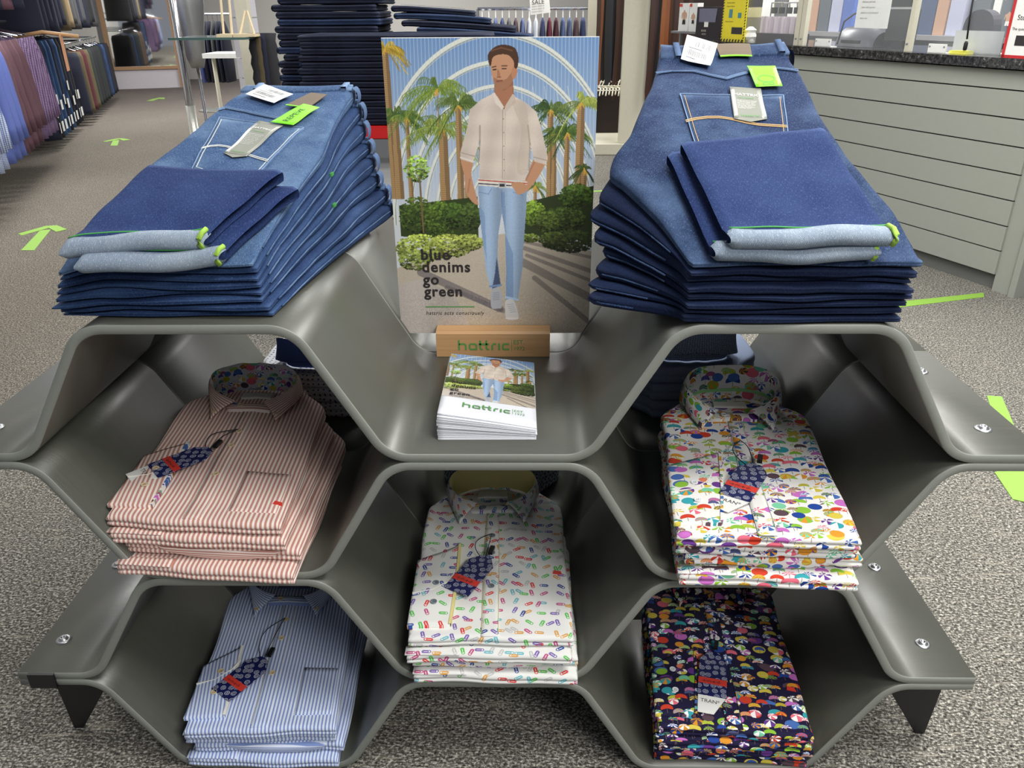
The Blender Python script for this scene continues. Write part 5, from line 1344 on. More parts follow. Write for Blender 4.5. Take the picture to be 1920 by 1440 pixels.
# rack with a chrome pole and a glass shelf behind the left pile
rt = root('display_rack', (-1.62, 3.2, 0), 'chrome rack pole with a glass shelf behind the left jeans pile', 'display rack')
p0 = at_y(322, -4, 3.2); b = B(); b.tube([(p0[0], 3.2, .02), (p0[0], 3.2, 1.9)], .019, 10); b.make('pole', M_CHROME, rt, smooth=True)
b = B(); b.tube([(p0[0], 3.2, .03), (p0[0], 3.2, .78)], .024, 10); b.make('pole_sleeve', plain('pale_metal', (206, 206, 196), .3, .5), rt, smooth=True)
b = B(); b.tube([(p0[0], 3.2, .60), (p0[0] + .12, 3.12, .52), (p0[0] + .2, 3.1, .05)], .012, 8); b.make('brace', M_CHROME, rt, smooth=True)
g0 = at_y(346, 70, 3.2); g1 = at_y(482, 66, 3.2)
b = B(); b.box(g0[0], 3.0, g0[2] - .006, g1[0], 3.35, g0[2] + .004); b.make('glass_shelf', plain('green_glass_edge', (70, 96, 92), .1), rt)
# wooden easels on it
for k, (xa, xb) in enumerate(((415, 440), (446, 482))):
    e0 = at_y(xa, 66, 3.15); e1 = at_y(xb, 66, 3.15); z0 = g0[2] + .004
    rt = root('display_easel', ((e0[0] + e1[0]) / 2, 3.15, z0), ('small wooden display easel on the glass shelf, the %s one' % ('taller', 'wider')[k]), 'easel')
    b = B(); b.box(e0[0], 3.08, z0, e1[0] + .01, 3.20, z0 + .012); b.make('base', M_PINE, rt)
    for x in (e0[0] + .012, e1[0] - .012):
        b = B(); b.tube([(x, 3.15, z0 + .01), (x + (.0 if k == 0 else (.03 if x < (e0[0] + e1[0]) / 2 else -.03)), 3.18, z0 + .11 + .06 * (k == 0))], .006, 6); b.make('upright', M_PINE, rt)
# slotted white column and cream post
a0 = at_y(436, 60, 3.9); a1 = at_y(460, 60, 3.9)
rt = root('slotted_column', ((a0[0] + a1[0]) / 2, 4.0, 0), 'white slotted shop-fitting column beside the cream post', 'column')
for k in range(13):
    b = B(); b.box(a0[0], 3.9, .02 + k * .105, a1[0] + .04, 4.02, .02 + k * .105 + .098); b.make('panel', plain('slat_white', (208, 206, 214), .5), rt)
a0 = at_y(447, 40, 3.6); a1 = at_y(470, 40, 3.6)
rt = root('cream_post', ((a0[0] + a1[0]) / 2, 3.6, 0), 'cream upright post left of the dark jeans piles', 'post')
b = B(); b.box(a0[0], 3.57, 0, a1[0], 3.63, 1.8, bev=.004); b.make('upright', M_CREAM, rt)
b = B(); b.box(a0[0] - .03, 3.54, 0, a1[0] + .03, 3.66, .04); b.make('foot', M_CREAM, rt)
# silver mannequin legs
c0 = at_y(360, 60, 6.0); rt = root('mannequin', (c0[0], 6.0, .55), 'silver mannequin torso behind the chrome rack pole', 'mannequin')
b = B(); b.lathe((c0[0], 6.0, .78), [(.05, 0), (.075, .08), (.085, .2), (.10, .30), (.125, .45), (.13, .55), (.11, .7)], 18); b.make('torso', M_STEEL, rt, smooth=True)
b = B(); b.lathe((c0[0], 6.0, .0), [(.14, 0), (.14, .015), (.012, .02), (.012, .80)], 14); b.make('stand', M_CHROME, rt, smooth=True)
c0 = at_z(372, 140, .0); rt = root('cardboard_box', (c0[0], c0[1], 0), 'brown cardboard box on the carpet behind the mannequin', 'box')
b = B(); b.box(c0[0] - .17, c0[1], 0, c0[0] + .12, c0[1] + .3, .40); b.make('carton', plain('kraft_card', (134, 100, 50), .8), rt)
b = B(); b.box(c0[0] - .175, c0[1] - .004, .34, c0[0] + .125, c0[1] + .05, .405); b.make('flap', plain('kraft_card', (134, 100, 50), .8), rt)
# far rack of dark coats
for i in range(6):
    c0 = at_y(376 + i * 9, 60, 9.5); x = c0[0]
    rt = root('hanging_coat', (x, 9.5, .35), ['royal blue coat at the left end of the far rack', 'black coat next to the royal blue one on the far rack', 'black coat third along the far rack', 'dark grey coat fourth along the far rack', 'black coat fifth along the far rack', 'black coat at the right end of the far rack'][i], 'coat', 'coats on the far rack')
    b = B(); b.lathe((0, 9.5, .40), [(.10, 0), (.11, .3), (.09, .55), (.035, .68)], 10); b.V = [(x + v_[0] * .25, v_[1] if False else 9.5 + (v_[1] - 9.5) * 1.8, v_[2]) for v_ in b.V]; b.make('body', (G_NV if i else G_BL) if i != 3 else G_GR, rt, smooth=True)
    b = B(); b.tube([(x, 9.5, 1.07), (x, 9.5, 1.15)], .006, 6); b.make('hanger_hook', M_CHROME, rt)
c0 = at_y(372, 30, 9.5); c1 = at_y(424, 28, 9.5); rt = root('coat_rack', ((c0[0] + c1[0]) / 2, 9.5, 0), 'far chrome rack with dark coats', 'clothes rack')
b = B(); b.tube([(c0[0] - .1, 9.5, 1.16), (c1[0] + .1, 9.5, 1.16)], .012, 6); b.make('rail', M_CHROME, rt)
for x in (c0[0] - .1, c1[0] + .1):
    b = B(); b.tube([(x, 9.5, 1.16), (x, 9.5, 0)], .012, 6); b.make('upright', M_CHROME, rt)
# pale stools / shelf behind
c0 = at_y(418, 102, 5.0)
rt = root('low_shelf', (c0[0], 5.0, 0), 'pale low shelf board on legs beside the white slotted column', 'shelf')
b = B(); b.box(c0[0] - .11, 4.9, c0[2] - .02, c0[0] + .14, 5.2, c0[2] + .01); b.make('board', M_WHITE, rt)
for x in (c0[0] - .09, c0[0] + .12):
    b = B(); b.tube([(x, 5.05, c0[2] - .02), (x, 5.05, 0)], .014, 6); b.make('leg', M_CREAM, rt)
c0 = at_z(412, 207, .0); rt = root('floor_base_plate', (c0[0], c0[1], 0), 'grey round base plate on the carpet behind the left jeans pile', 'base plate')
b = B(); b.lathe((c0[0], c0[1], .001), [(.26, 0), (.26, .008), (.25, .012)], 28); b.make('plate', plain('plate_grey', (112, 114, 110), .4), rt, smooth=True)

# ---- table with piles of dark jeans
TY = 2.0; tz = .832
rt = root('sale_table', (-.30, 2.25, 0), 'red-edged metal display table carrying the dark jeans piles', 'table')
b = B(); b.box(-.80, TY, tz - .042, .20, 2.37, tz); b.make('red_top', plain('red_lip', (196, 30, 30), .35), rt)
b = B(); b.box(-.82, TY - .005, tz - .11, .22, 2.372, tz - .044); b.make('metal_rail', M_STEEL, rt)
b = B(); b.box(-.74, TY + .06, .0, .14, 2.34, tz - .112); b.make('white_base', plain('plinth_white', (196, 198, 200), .6), rt)
D1 = m_denim('black_blue_denim', (20, 24, 38), (38, 46, 68), .5, .3); D2 = m_denim('dark_navy_denim', (26, 38, 62), (44, 60, 92), .5, .4)
def dark_jean(x0, x1, y0, y1, z0, t, mat, label, group, seed, last=False, shear=0, slope=0.0):
    rt = root('folded_jeans', ((x0 + x1) / 2, (y0 + y1) / 2, z0), label, 'jeans', group)
    fr = Frame((x0, y0), 0, shear); Lj = y1 - y0; Wj = x1 - x0
    sl = lambda x: -slope * np.clip(x / Wj, 0, 1) ** 1.5
    w1 = lambda x, y: .0050 * wav(x, y, seed, 14) + .0012 * wav(x, y, seed + 3, 40)
    slab('body', fr, lambda y: .004 * np.sin(y * 20 + seed) + 0 * y, lambda y: Wj + .004 * np.sin(y * 17 + seed), Lj,
         lambda x, y: z0 + .0008 + 0 * x + sl(x), lambda x, y: z0 + t + w1(x, y) * .4 + sl(x), [(.006, 0), (.001, .15), (0, .28), (.004, .48), (0, .68), (.001, .86), (.006, 1)], mat, rt, 24, 10)
    b = B(); b.tube([(x0 + .004, y0 + .012 + k * (Lj - .03) / 5, z0 + t * .5) for k in range(6)], t * .52, 8); b.make('fold_roll', D2 if seed % 3 else mat, rt, smooth=True)
    if last:
        b = B(); strip(b, fr, lambda x, y: z0 + t + sl(x), [(.03, .04), (Wj - .04, .05)], .012, .004); b.make('waistband', D2, rt, smooth=True)
rs7 = np.random.RandomState(77)
for i in range(14):
    dx = rs7.uniform(-.016, .016)
    dark_jean(-.735 + dx, -.06 + dx, TY + .02, TY + .36, tz + .0005 + i * .0215, .0213, D1, 'near black folded jeans in the front dark pile, number %d from the table' % (i + 1), 'front pile of dark jeans', 200 + i, last=i == 13)
for i in range(20):
    dx = rs7.uniform(-.018, .018)
    dark_jean(-.90 + dx, -.50 + dx, TY + .40, TY + .72, tz - .08 + i * .0252, .0250, D1 if i % 4 else D2, 'dark folded jeans in the rear left pile, number %d from its bottom' % (i + 1), 'rear pile of dark jeans', 240 + i, last=i == 19)
b = B(); b.box(-.95, TY + .38, 0, .14, TY + .80, tz - .082); b.make('jeans_plinth', plain('plinth_white', (196, 198, 200), .6), thing=('white plinth behind the red-edged table under the rear dark jeans', 'plinth'))
for i, (xa, xb, sl_, zz) in enumerate(((-.42, .13, .03, .018), (-.36, .09, .03, .042), (-.42, .02, .025, .066), (-.45, -.08, .02, .092), (-.46, -.14, .02, .118))):
    dark_jean(xa, xb, TY + .40 + .01 * i, TY + .62, 1.085 + zz, .022, D2 if i % 2 else D1, 'dark jeans spread over the right end of the table, layer %d up' % (i + 1), 'loose dark jeans at the right', 280 + i, last=i > 2, slope=sl_)
b = B(); b.box(-.46, TY + .40, tz - .0815, .10, TY + .62, 1.10); b.make('riser_box', plain('black_riser', (24, 25, 30), .7), thing=('black riser box under the loose dark jeans behind the poster', 'riser'))

# clothes glimpsed between the cream post and the dark piles
for i in range(4):
    c0 = at_y(488 + i * 9, 150, 3.2); rt = root('hanging_scarf', (c0[0], 3.2, .55), ['black quilted coat edge left of the dark jeans piles', 'brown quilted coat edge left of the dark jeans piles', 'navy coat edge next to the dark jeans piles', 'black coat edge touching the dark jeans piles'][i], 'coat', 'quilted coats behind the jeans')
    b = B(); b.lathe((c0[0], 3.2, .6), [(.028 + .008 * (k % 2), k * .034) for k in range(16)], 10); b.make('quilted_edge', (G_BK, G_OL, G_NV, G_BK)[i], rt, smooth=True)

# ---- row of jackets beyond, with the sale card
jc = [('white', (206, 210, 218)), ('pale grey', (190, 194, 206)), ('slate blue', (88, 100, 140)), ('dark blue', (60, 70, 108)), ('grey', (92, 92, 96)), ('plum brown', (84, 66, 74)), ('slate blue', (92, 104, 146)), ('white', (200, 204, 212)), ('white', (204, 206, 214)), ('navy', (52, 58, 96)), ('maroon', (100, 40, 58)), ('dark maroon', (74, 40, 52)), ('steel blue', (84, 100, 140)), ('grey blue', (90, 104, 132)), ('brown', (92, 72, 76)), ('dark blue', (50, 60, 104))]
for i, (nm, c_) in enumerate(jc):
    c0 = at_y(904 + i * 12.6, 40, 7.6); x = c0[0]
    rt = root('hanging_jacket', (x, 7.6, .55), '%s jacket on the far centre rail, number %d from the left' % (nm, i + 1), 'jacket', 'jackets on the far centre rail')
    mt = plain('jacket_%s' % nm.replace(' ', '_'), c_, .85); V = []; n = 10
    for (wx_, z) in ((.032, .55), (.032, .8), (.030, .98), (.02, 1.08), (.005, 1.12)):
        for k in range(n): a = 2 * PI * k / n; V.append((x + wx_ * math.cos(a), 7.6 + .2 * math.sin(a), z))
    F = [(a * n + k, a * n + (k + 1) % n, (a + 1) * n + (k + 1) % n, (a + 1) * n + k) for a in range(4) for k in range(n)] + [tuple(range(n))[::-1], tuple(4 * n + k for k in range(n))]
    mk('body', V, F, mt, rt)
    b = B(); b.tube([(x, 7.6, 1.12), (x, 7.6, 1.19)], .006, 6); b.make('hanger_hook', M_WHITE, rt)
c0 = at_y(895, 5, 7.6); c1 = at_y(1110, 3, 7.6); rt = root('clothes_rack', ((c0[0] + c1[0]) / 2, 7.6, 0), 'chrome rack holding the far centre row of jackets', 'clothes rack')
b = B(); b.tube([(c0[0], 7.6, 1.20), (c1[0], 7.6, 1.20)], .014, 8); b.make('rail', M_CHROME, rt)
for x in (c0[0], c1[0]):
    b = B(); b.tube([(x, 7.6, 0), (x, 7.6, 1.2)], .014, 8); b.make('upright', M_CHROME, rt)
c0 = at_y(1012, 28, 7.2); rt = root('sale_card', (c0[0], 7.2, c0[2] - .0), 'white handwritten sale card hanging over the far jackets', 'sign')
b = B(); b.prism([(c0[0] - .085, 7.2, c0[2]), (c0[0] + .10, 7.2, c0[2] + .02), (c0[0] + .085, 7.2, c0[2] + .15), (c0[0] - .095, 7.2, c0[2] + .13)], 0, (0, .004, 0)); b.make('card', M_WHITE, rt)
text('SALE', .055, lambda x, y: (c0[0] - .075 + x, 7.195, c0[2] + .085 + y + x * .1), 'lettering', M_INK, rt)
for k in range(3): text('more sizes in store'[:14 - k], .022, lambda x, y, k=k: (c0[0] - .075 + x, 7.195, c0[2] + .062 - k * .022 + y + x * .1), 'lettering', plain('grey_ink', (120, 120, 124), .6), rt)
b = B(); b.tube([(c0[0], 7.2, c0[2] + .14), (c0[0], 7.6, 1.2)], .002, 4); b.make('string', M_CORD, rt)
# folded shelves behind the jackets
c0 = at_y(872, 30, 6.6)
rt = root('pale_shelf_stack', (c0[0], 6.6, .8), 'grey folded knitwear pile left of the far jackets', 'knitwear')
for k in range(4):
    b = B(); b.box(c0[0] - .10, 6.5, .86 + k * .07, c0[0] + .16, 6.8, .86 + k * .07 + .06, bev=.012); b.make('folded_sweater', (G_GR, M_STEEL, G_BK, G_GR)[k], rt)
b = B(); b.box(c0[0] - .14, 6.48, 0, c0[0] + .20, 6.84, .855); b.make('plinth', M_WALLD, rt)

# ---- belt stands
cx = at_y(1108, 60, 6.9)
def belts(xs, y, ztop, zlo, cols, where, seed):
    rs = np.random.RandomState(seed)
    for i, (px, c_) in enumerate(zip(xs, cols)):
        p = at_y(px, 60, y + .02 * (i % 3)); x = p[0]; yy = y + .05 * (i % 3); zl_ = zlo + rs.uniform(-.06, .06)
        rt = root('hanging_belt', (x, yy, zl_), '%s leather belt on the %s, number %d from the left' % (c_[0], where, i + 1), 'belt', 'belts on the ' + where)
        b = B(); n = 10; V = []
        for k in range(n + 1):
            z = ztop - (ztop - zl_) * k / n; sx = .012 * math.sin(k * .5 + i) * (k / n); hw = .018 * (1 if k < n else .3)
            V += [(x - hw + sx, yy, z), (x + hw + sx, yy, z), (x + hw + sx, yy + .004, z), (x - hw + sx, yy + .004, z)]
        F = [(a * 4 + j, a * 4 + (j + 1) % 4, a * 4 + 4 + (j + 1) % 4, a * 4 + 4 + j) for a in range(n) for j in range(4)] + [(0, 1, 2, 3), (n * 4, n * 4 + 3, n * 4 + 2, n * 4 + 1)]
        b.add(V, F); b.make('strap', plain('belt_' + c_[0].replace(' ', '_'), c_[1], .4), rt)
        b = B(); b.tube([(x - .022, yy - .002, ztop), (x + .022, yy - .002, ztop), (x + .022, yy - .002, ztop + .05), (x - .022, yy - .002, ztop + .05)], .004, 6, closed=True); b.make('buckle', M_STEEL, rt)
BB = ('black', (26, 26, 28)); BR = ('dark brown', (62, 34, 24)); BT = ('tan', (146, 84, 40)); BD = ('brown', (90, 54, 32)); BN = ('dark navy', (34, 38, 50))
belts([1121, 1127, 1133, 1139, 1145, 1151, 1157, 1162], 6.75, 1.45, .48, [BR, BT, BB, BB, BN, BB, BR, BR], 'left side of the cream pillar', 3)
belts([1222, 1228, 1235, 1243, 1251, 1258, 1266, 1274, 1283, 1292], 6.35, 1.50, .38, [BR, BR, BB, BT, BT, BD, BR, BD, BR, BR], 'right side of the cream pillar', 4)
p0 = at_y(1168, 100, 6.45); p1 = at_y(1214, 100, 6.45)
rt = root('belt_stand', ((p0[0] + p1[0]) / 2, 6.7, 0), 'cream laminate pillar stand between the hanging belts', 'belt stand')
b = B(); b.box(p0[0], 6.45, .10, p1[0], 6.53, 2.0, bev=.004); b.make('front_upright', M_CREAM, rt)
p2 = at_y(1100, 100, 7.1); b = B(); b.box(p2[0], 7.05, .10, p2[0] + .10, 7.12, 2.0, bev=.004); b.make('rear_upright', M_CREAM, rt)
b = B(); b.box(p2[0] - .02, 6.42, 0, p1[0] + .08, 7.15, .10, bev=.006); b.make('base', M_CREAM, rt)
b = B(); b.box(p2[0] + .1, 7.10, .10, 2.4, 7.14, 2.0); b.make('back_panel', plain('dark_back', (34, 22, 18), .8), rt)
b = B()
for k in range(9):
    x = p2[0] + .08 + k * .028; b.tube([(x, 6.5, .50 + .01 * (k % 2)), (x + .02, 6.62, .55), (x - .015, 6.74, .56 - .01 * (k % 2)), (x + .02, 6.86, .60)], .006, 6)
for yy in (6.52, 6.68, 6.84): b.tube([(p2[0] + .05, yy, .54 + (yy - 6.5) * .14), (p0[0] + .02, yy, .54 + (yy - 6.5) * .14)], .006, 6)
b.make('wire_tray', M_CREAM, rt)

# ================================================================= THE COUNTER
CO = np.array((2.236, 2.641)); CS = np.array((-.382, .924)); CS = CS / np.linalg.norm(CS); CT = np.array((CS[1], -CS[0]))   # along / inwards
cp = lambda s, t, z: (CO[0] + CS[0] * s + CT[0] * t, CO[1] + CS[1] * s + CT[1] * t, z)
def cbox(b, s0, t0, z0, s1, t1, z1): b.obox(cp(s0, t0, z0), (*(CT * (t1 - t0)), 0), (*(CS * (s1 - s0)), 0), (0, 0, z1 - z0))
rt = root('sales_counter', cp(1.3, .3, 0), 'grey panelled sales counter with a dark granite top at the right', 'counter')
b = B(); cbox(b, -.02, .022, .07, 2.6, .55, .955); b.make('carcass', M_GROOVE, rt)
zs = [.078] + [.188 + .1145 * k for k in range(7)] + [.957]
for k in range(8):
    b = B(); z0, z1 = zs[k] + (.003 if k else 0), zs[k + 1] - .003
    for (s0, s1) in ((-.02, 2.6),): cbox(b, s0, 0, z0, s1, .022, z1)
    b.make('board', M_GREYB, rt)
b = B(); cbox(b, -.02, .035, 0, 2.6, .52, .07); b.make('kickboard', M_GREYK, rt)
b = B(); cbox(b, -.14, -.035, .962, 2.66, .62, 1.004); b.make('worktop', M_GRAN, rt)
b = B(); cbox(b, -.145, -.005, 0, -.115, .75, .962); b.make('end_panel', M_GREYB, rt)
b = B(); cbox(b, -.115, .01, 0, -.02, .05, .962); b.make('corner_filler', M_GREYB, rt)
def counter_at(px, t, py=60):
    C, d = ray(px, py); n = np.array((CT[0], CT[1])); k = (t - (C[:2] - CO) @ n) / (d[:2] @ n); X = C + d * k; return (X[:2] - CO) @ CS
def onc(name, px0, px1, t, z0, h, th, mat, label, cat, part='body', group=None, extra=None, lean=0):
    s1, s0 = counter_at(px0, t), counter_at(px1, t); rt = root(name, cp((s0 + s1) / 2, t, z0), label, cat, group)
    b = B(); b.obox(cp(s0, t, z0), (*(CT * th), 0), (*(CS * (s1 - s0)), 0), (CT[0] * lean, CT[1] * lean, h)); b.make(part, mat, rt)
    return rt, s0, s1
ZT = 1.0045
face = lambda s1, t, z0, e=.0015, lean=0: (lambda x, y: tuple(np.array(cp(s1 - x, t - e, z0 + y))))
# acrylic screens with their posts
for (a, c_, lab) in ((1398, 1490, 'clear acrylic screen between the yellow sign and the paired posts'), (1506, 1700, 'clear acrylic screen in front of the card reader and notice'), (1714, 1884, 'clear acrylic screen in front of the dark chair back')):
    rt, s0, s1 = onc('acrylic_screen', a, c_, .04, ZT, .62, .005, M_ACR, lab, 'screen', 'pane')
for px, lab in ((1494, 'left one of the paired white screen posts on the counter'), (1503.5, 'right one of the paired white screen posts on the counter'), (1705, 'white screen post standing alone beside the black monitor')):
    rt, s0, s1 = onc('screen_post', px - 4, px + 4, .03, ZT, .62, .03, M_CREAM, lab, 'post', 'bar')
    b = B(); b.lathe(cp((s0 + s1) / 2, .029, ZT + .035), [(.006, 0), (.006, .003), (.002, .004)], 8, ax=(-CT[0], -CT[1], 0)); b.make('screw', M_STEEL, rt)
for px0, px1, lab in ((1531, 1560, 'small white screen foot bracket left of the card reader'), (1746, 1780, 'small white screen foot bracket in front of the dark chair back')):
    rt, s0, s1 = onc('foot_bracket', px0, px1, .0, ZT, .042, .006, M_WHITE, lab, 'bracket', 'plate')
    b = B(); cbox(b, s0, 0, ZT, s1, .05, ZT + .004); b.make('foot', M_WHITE, rt)
    for s in (s0 + .01, s1 - .01):
        b = B(); b.lathe(cp(s, -.001, ZT + .03), [(.004, 0), (.004, .002), (.001, .003)], 8, ax=(-CT[0], -CT[1], 0)); b.make('screw', M_STEEL, rt)
# yellow safety sign
M_YS = plain('yellow_print', (232, 216, 40), .5)
rt, s0, s1 = onc('safety_sign', 1352, 1396, .02, ZT, .40, .006, M_YS, 'yellow safety notice with black hazard stripes on the counter end', 'sign', 'board')
W0 = s1 - s0; f = face(s1, .02, ZT); b = B()
for k in range(24):
    for x0 in (0, W0 - .012): b.add([f(x0, k * .017), f(x0 + .012, k * .017 + .006), f(x0 + .012, k * .017 + .014), f(x0, k * .017 + .008)], [(0, 1, 2, 3)])
for k in range(8): b.add([f(k * W0 / 8, 0), f(k * W0 / 8 + W0 / 16, 0), f(k * W0 / 8 + W0 / 11, .014), f(k * W0 / 8 + W0 / 28, .014)], [(0, 1, 2, 3)])
b.add([f(W0 * .45, .045), f(W0 * .9, .045), f(W0 * .9, .085), f(W0 * .45, .085)], [(0, 1, 2, 3)]); b.make('black_stripes', M_INK, rt)
b = B()
for (x, y, w_, h_) in ((.28, .14, .14, .05), (.66, .14, .14, .03), (.62, .25, .08, .04), (.78, .25, .08, .04), (.25, .26, .14, .04)): b.add([f(W0 * x, y), f(W0 * (x + w_), y), f(W0 * (x + w_), y + h_), f(W0 * x, y + h_)], [(0, 1, 2, 3)])
b.make('blue_pictograms', plain('teal_print', (70, 140, 150), .5), rt)
for k, y in enumerate((.115, .205, .225, .31)): text('keep your distance', .011, lambda x, y_, y=y: f(W0 * .15 + x, y + y_), 'lettering', M_INK, rt)
# boxes at the left end of the counter
M_MAR = plain('maroon_black_box', (40, 26, 34), .35)
rt, s0, s1 = onc('black_box', 1304, 1349, .05, ZT, .205, .12, plain('black_carton', (34, 26, 34), .4), 'black carton with a clear window beside the yellow notice', 'box', 'carton')
f = face(s1, .05, ZT); W0 = s1 - s0; b = B(); b.add([f(W0 * .12, .11), f(W0 * .8, .11), f(W0 * .84, .195), f(W0 * .1, .195)], [(0, 1, 2, 3)]); b.make('window', plain('window_grey', (120, 120, 140), .2), rt)
b = B(); b.add([f(W0 * .35, .08), f(W0 * .52, .08), f(W0 * .52, .115), f(W0 * .35, .115)], [(0, 1, 2, 3)]); b.make('white_label', M_WHITE, rt)
text('BOXER', .018, lambda x, y: f(W0 * .25 + x, .05 + y), 'lettering', M_CREAM, rt); text('SHORTS', .014, lambda x, y: f(W0 * .28 + x, .03 + y), 'lettering', M_CREAM, rt)
M_SKIN = plain('printed_skin', (196, 156, 130), .6)
def torso_print(f, x, y, s, rt, shorts):
    b = B(); pts = [(-.30, 0), (.30, 0), (.34, .4), (.42, .75), (.55, .3), (.66, .32), (.56, .95), (.2, 1.12), (.12, 1.3), (-.12, 1.3), (-.2, 1.12), (-.56, .95), (-.66, .32), (-.55, .3), (-.42, .75), (-.34, .4)]
    b.add([f(x + a * s, y + c_ * s) for a, c_ in pts], [tuple(range(len(pts)))]); b.make('torso_print', M_SKIN, rt)
    b = B(); b.add([f(x + a * s, y + c_ * s, ) for a, c_ in ((-.32, .12), (.32, .12), (.36, -.45), (.04, -.45), (0, -.2), (-.04, -.45), (-.36, -.45))], [tuple(range(7))]); b.V = [tuple(np.array(v_) - np.array((CT[0], CT[1], 0)) * .0006) for v_ in b.V]; b.make('shorts_print', shorts, rt)
for k, (a, c_) in enumerate(((1271, 1289), (1290, 1304))):
    rt, s0, s1 = onc('underwear_box', a, c_, .22, 1.045, .19, .05, M_WHITE, ('white underwear carton with a printed torso on the small shelf, %s' % ('leftmost on it', 'next to the black carton')), 'box', 'carton') if False else onc('underwear_box', a, c_, .22, 1.045, .19, .05, M_WHITE, ('white underwear carton with a printed torso, %s' % ('leftmost above the belts', 'partly behind the black carton')[k]), 'box', 'carton')
    f = face(s1, .22, 1.045); W0 = s1 - s0; torso_print(f, W0 * .55, .07, W0 * .42, rt, M_BLACK)
    b = B(); b.add([f(0, .165), f(W0 * .3, .165), f(W0 * .3, .185), f(0, .185)], [(0, 1, 2, 3)]); b.make('red_mark', M_RED, rt)
s1, s0 = counter_at(1262, .2), counter_at(1318, .2)
rt = root('small_shelf', cp((s0 + s1) / 2, .25, 0), 'small grey shelf stand under the white underwear cartons', 'shelf'); b = B(); cbox(b, s0, .18, 1.03, s1, .34, 1.044); b.make('board', M_STEEL, rt)
for s in (s0 + .02, s1 - .02):
    b = B(); cbox(b, s - .01, .25, 0, s + .01, .27, 1.03); b.make('leg', M_STEEL, rt)
# white packs, hanging pouches in a maroon tray, tissue
rt, s0, s1 = onc('white_pack', 1398, 1424, .20, ZT, .14, .10, plain('pale_grey_pack', (150, 150, 164), .4), 'grey and white pack right of the yellow notice', 'box', 'pack'); b = B(); cbox(b, s0, .2, ZT + .141, s1, .3, ZT + .2); b.make('white_lid', M_WHITE, rt)
rt, s0, s1 = onc('crumpled_tissue', 1395, 1410, .06, ZT, .01, .03, M_WHITE, 'crumpled white tissue at the foot of the yellow notice', 'tissue', 'base')
b = B(); c3_ = cp((s0 + s1) / 2, .08, ZT + .01); b.lathe(c3_, [(.03, 0), (.045, .02), (.03, .045), (.038, .06), (.012, .08)], 9); b.make('tissue_ball', M_WHITE, rt)
rt, s0, s1 = onc('pouch_tray', 1419, 1488, .07, ZT, .055, .12, M_MAR, 'dark maroon counter tray holding the pale pouches', 'tray', 'tray')
n_ = 14
for k in range(n_):
    sa = s1 - (s1 - s0) * (k + .1) / n_; q0 = cp(sa, .10, ZT + .056)
    rp_ = root('pouch', q0, 'pale pink card pouch standing in the maroon tray', 'pouch', 'pouches in the maroon tray')
    b = B(); cbox(b, sa - (s1 - s0) / n_ * .8, .09 + .004 * (k % 2), ZT + .056, sa, .10 + .004 * (k % 2), ZT + .15); b.make('card', plain('pouch_pink_%d' % (k % 3), ((208, 196, 204), (192, 176, 190), (216, 206, 212))[k % 3], .5), rp_)
for k in range(5):
    s_ = s1 - (s1 - s0) * (k + .5) / 5
    rc = root('bulldog_clip', cp(s_, .16, ZT + .16), 'black clip hanging above the pale pouches', 'clip', 'clips above the pouches')
    b = B(); cbox(b, s_ - .017, .15, ZT + .165, s_ + .017, .17, ZT + .20); b.make('jaw', M_BLACK, rc); b = B(); b.tube([cp(s_, .16, ZT + .2), cp(s_, .155, ZT + .225)], .004, 6); b.make('wire', M_CHROME, rc)
b = B(); b.tube([cp(s0, .16, ZT + .226), cp(s1, .16, ZT + .226)], .004, 6); b.tube([cp(s0, .16, ZT + .226), cp(s0, .16, ZT)], .004, 6); b.tube([cp(s1, .16, ZT + .226), cp(s1, .16, ZT)], .004, 6); b.make('clip_bar', M_CHROME, thing=('thin chrome bar carrying the black clips over the tray', 'rail'))
# notice sheet, card terminal, monitor
rt, s0, s1 = onc('paper_notice', 1600, 1662, .048, ZT + .10, .21, .001, M_WHITE, 'white printed notice sheet taped to the acrylic screen', 'notice', 'sheet')
f = face(s1, .048, ZT + .10)
text('NOTICE', .017, lambda x, y: f((s1 - s0) * .36 + x, .178 + y), 'lettering', M_INK, rt)
for k, ln in enumerate(('please keep your', 'distance and wait', 'here until you are', 'asked to come forward', 'thank you')): text(ln, .013, lambda x, y, k=k: f((s1 - s0) * .14 + x, .148 - k * .026 + y), 'lettering', plain('grey_ink', (120, 120, 124), .6), rt)
s1, s0 = counter_at(1578, .18), counter_at(1650, .18)
rt = root('card_reader', cp((s0 + s1) / 2, .22, ZT), 'dark grey receipt printer behind the notice sheet', 'printer'); ce = (s0 + s1) / 2; V = []; n = 12; hw = (s1 - s0) / 2
for s_, k_ in ((-1, .75), (-.8, 1), (.8, 1), (1, .75)):
    for k in range(n): a = PI * k / (n - 1); V.append(cp(ce + s_ * hw, .22 + .10 * math.cos(a) * k_, ZT + .002 + .10 * math.sin(a) * k_))
F = [(i * n + k, i * n + k + 1, (i + 1) * n + k + 1, (i + 1) * n + k) for i in range(3) for k in range(n - 1)] + [tuple(range(n)), tuple(3 * n + k for k in range(n - 1, -1, -1))]
mk('housing', V, F, plain('printer_grey', (96, 98, 106), .35), rt)
b = B(); cbox(b, ce - hw * .5, .118, ZT + .02, ce + hw * .5, .13, ZT + .035); b.make('paper_slot', M_BLACK, rt)
rt, s0, s1 = onc('till_monitor', 1660, 1706, .16, ZT + .04, .15, .05, plain('monitor_black', (38, 38, 40), .4), 'black till display seen from behind beside the lone post', 'monitor', 'back_case'); b = B(); cbox(b, s0 + .05, .17, ZT, s1 - .05, .2, ZT + .05); b.make('stand', M_BLACK, rt); b = B(); cbox(b, s0, .155, ZT + .19, s1, .2, ZT + .2); b.make('top_edge', M_STEEL, rt)
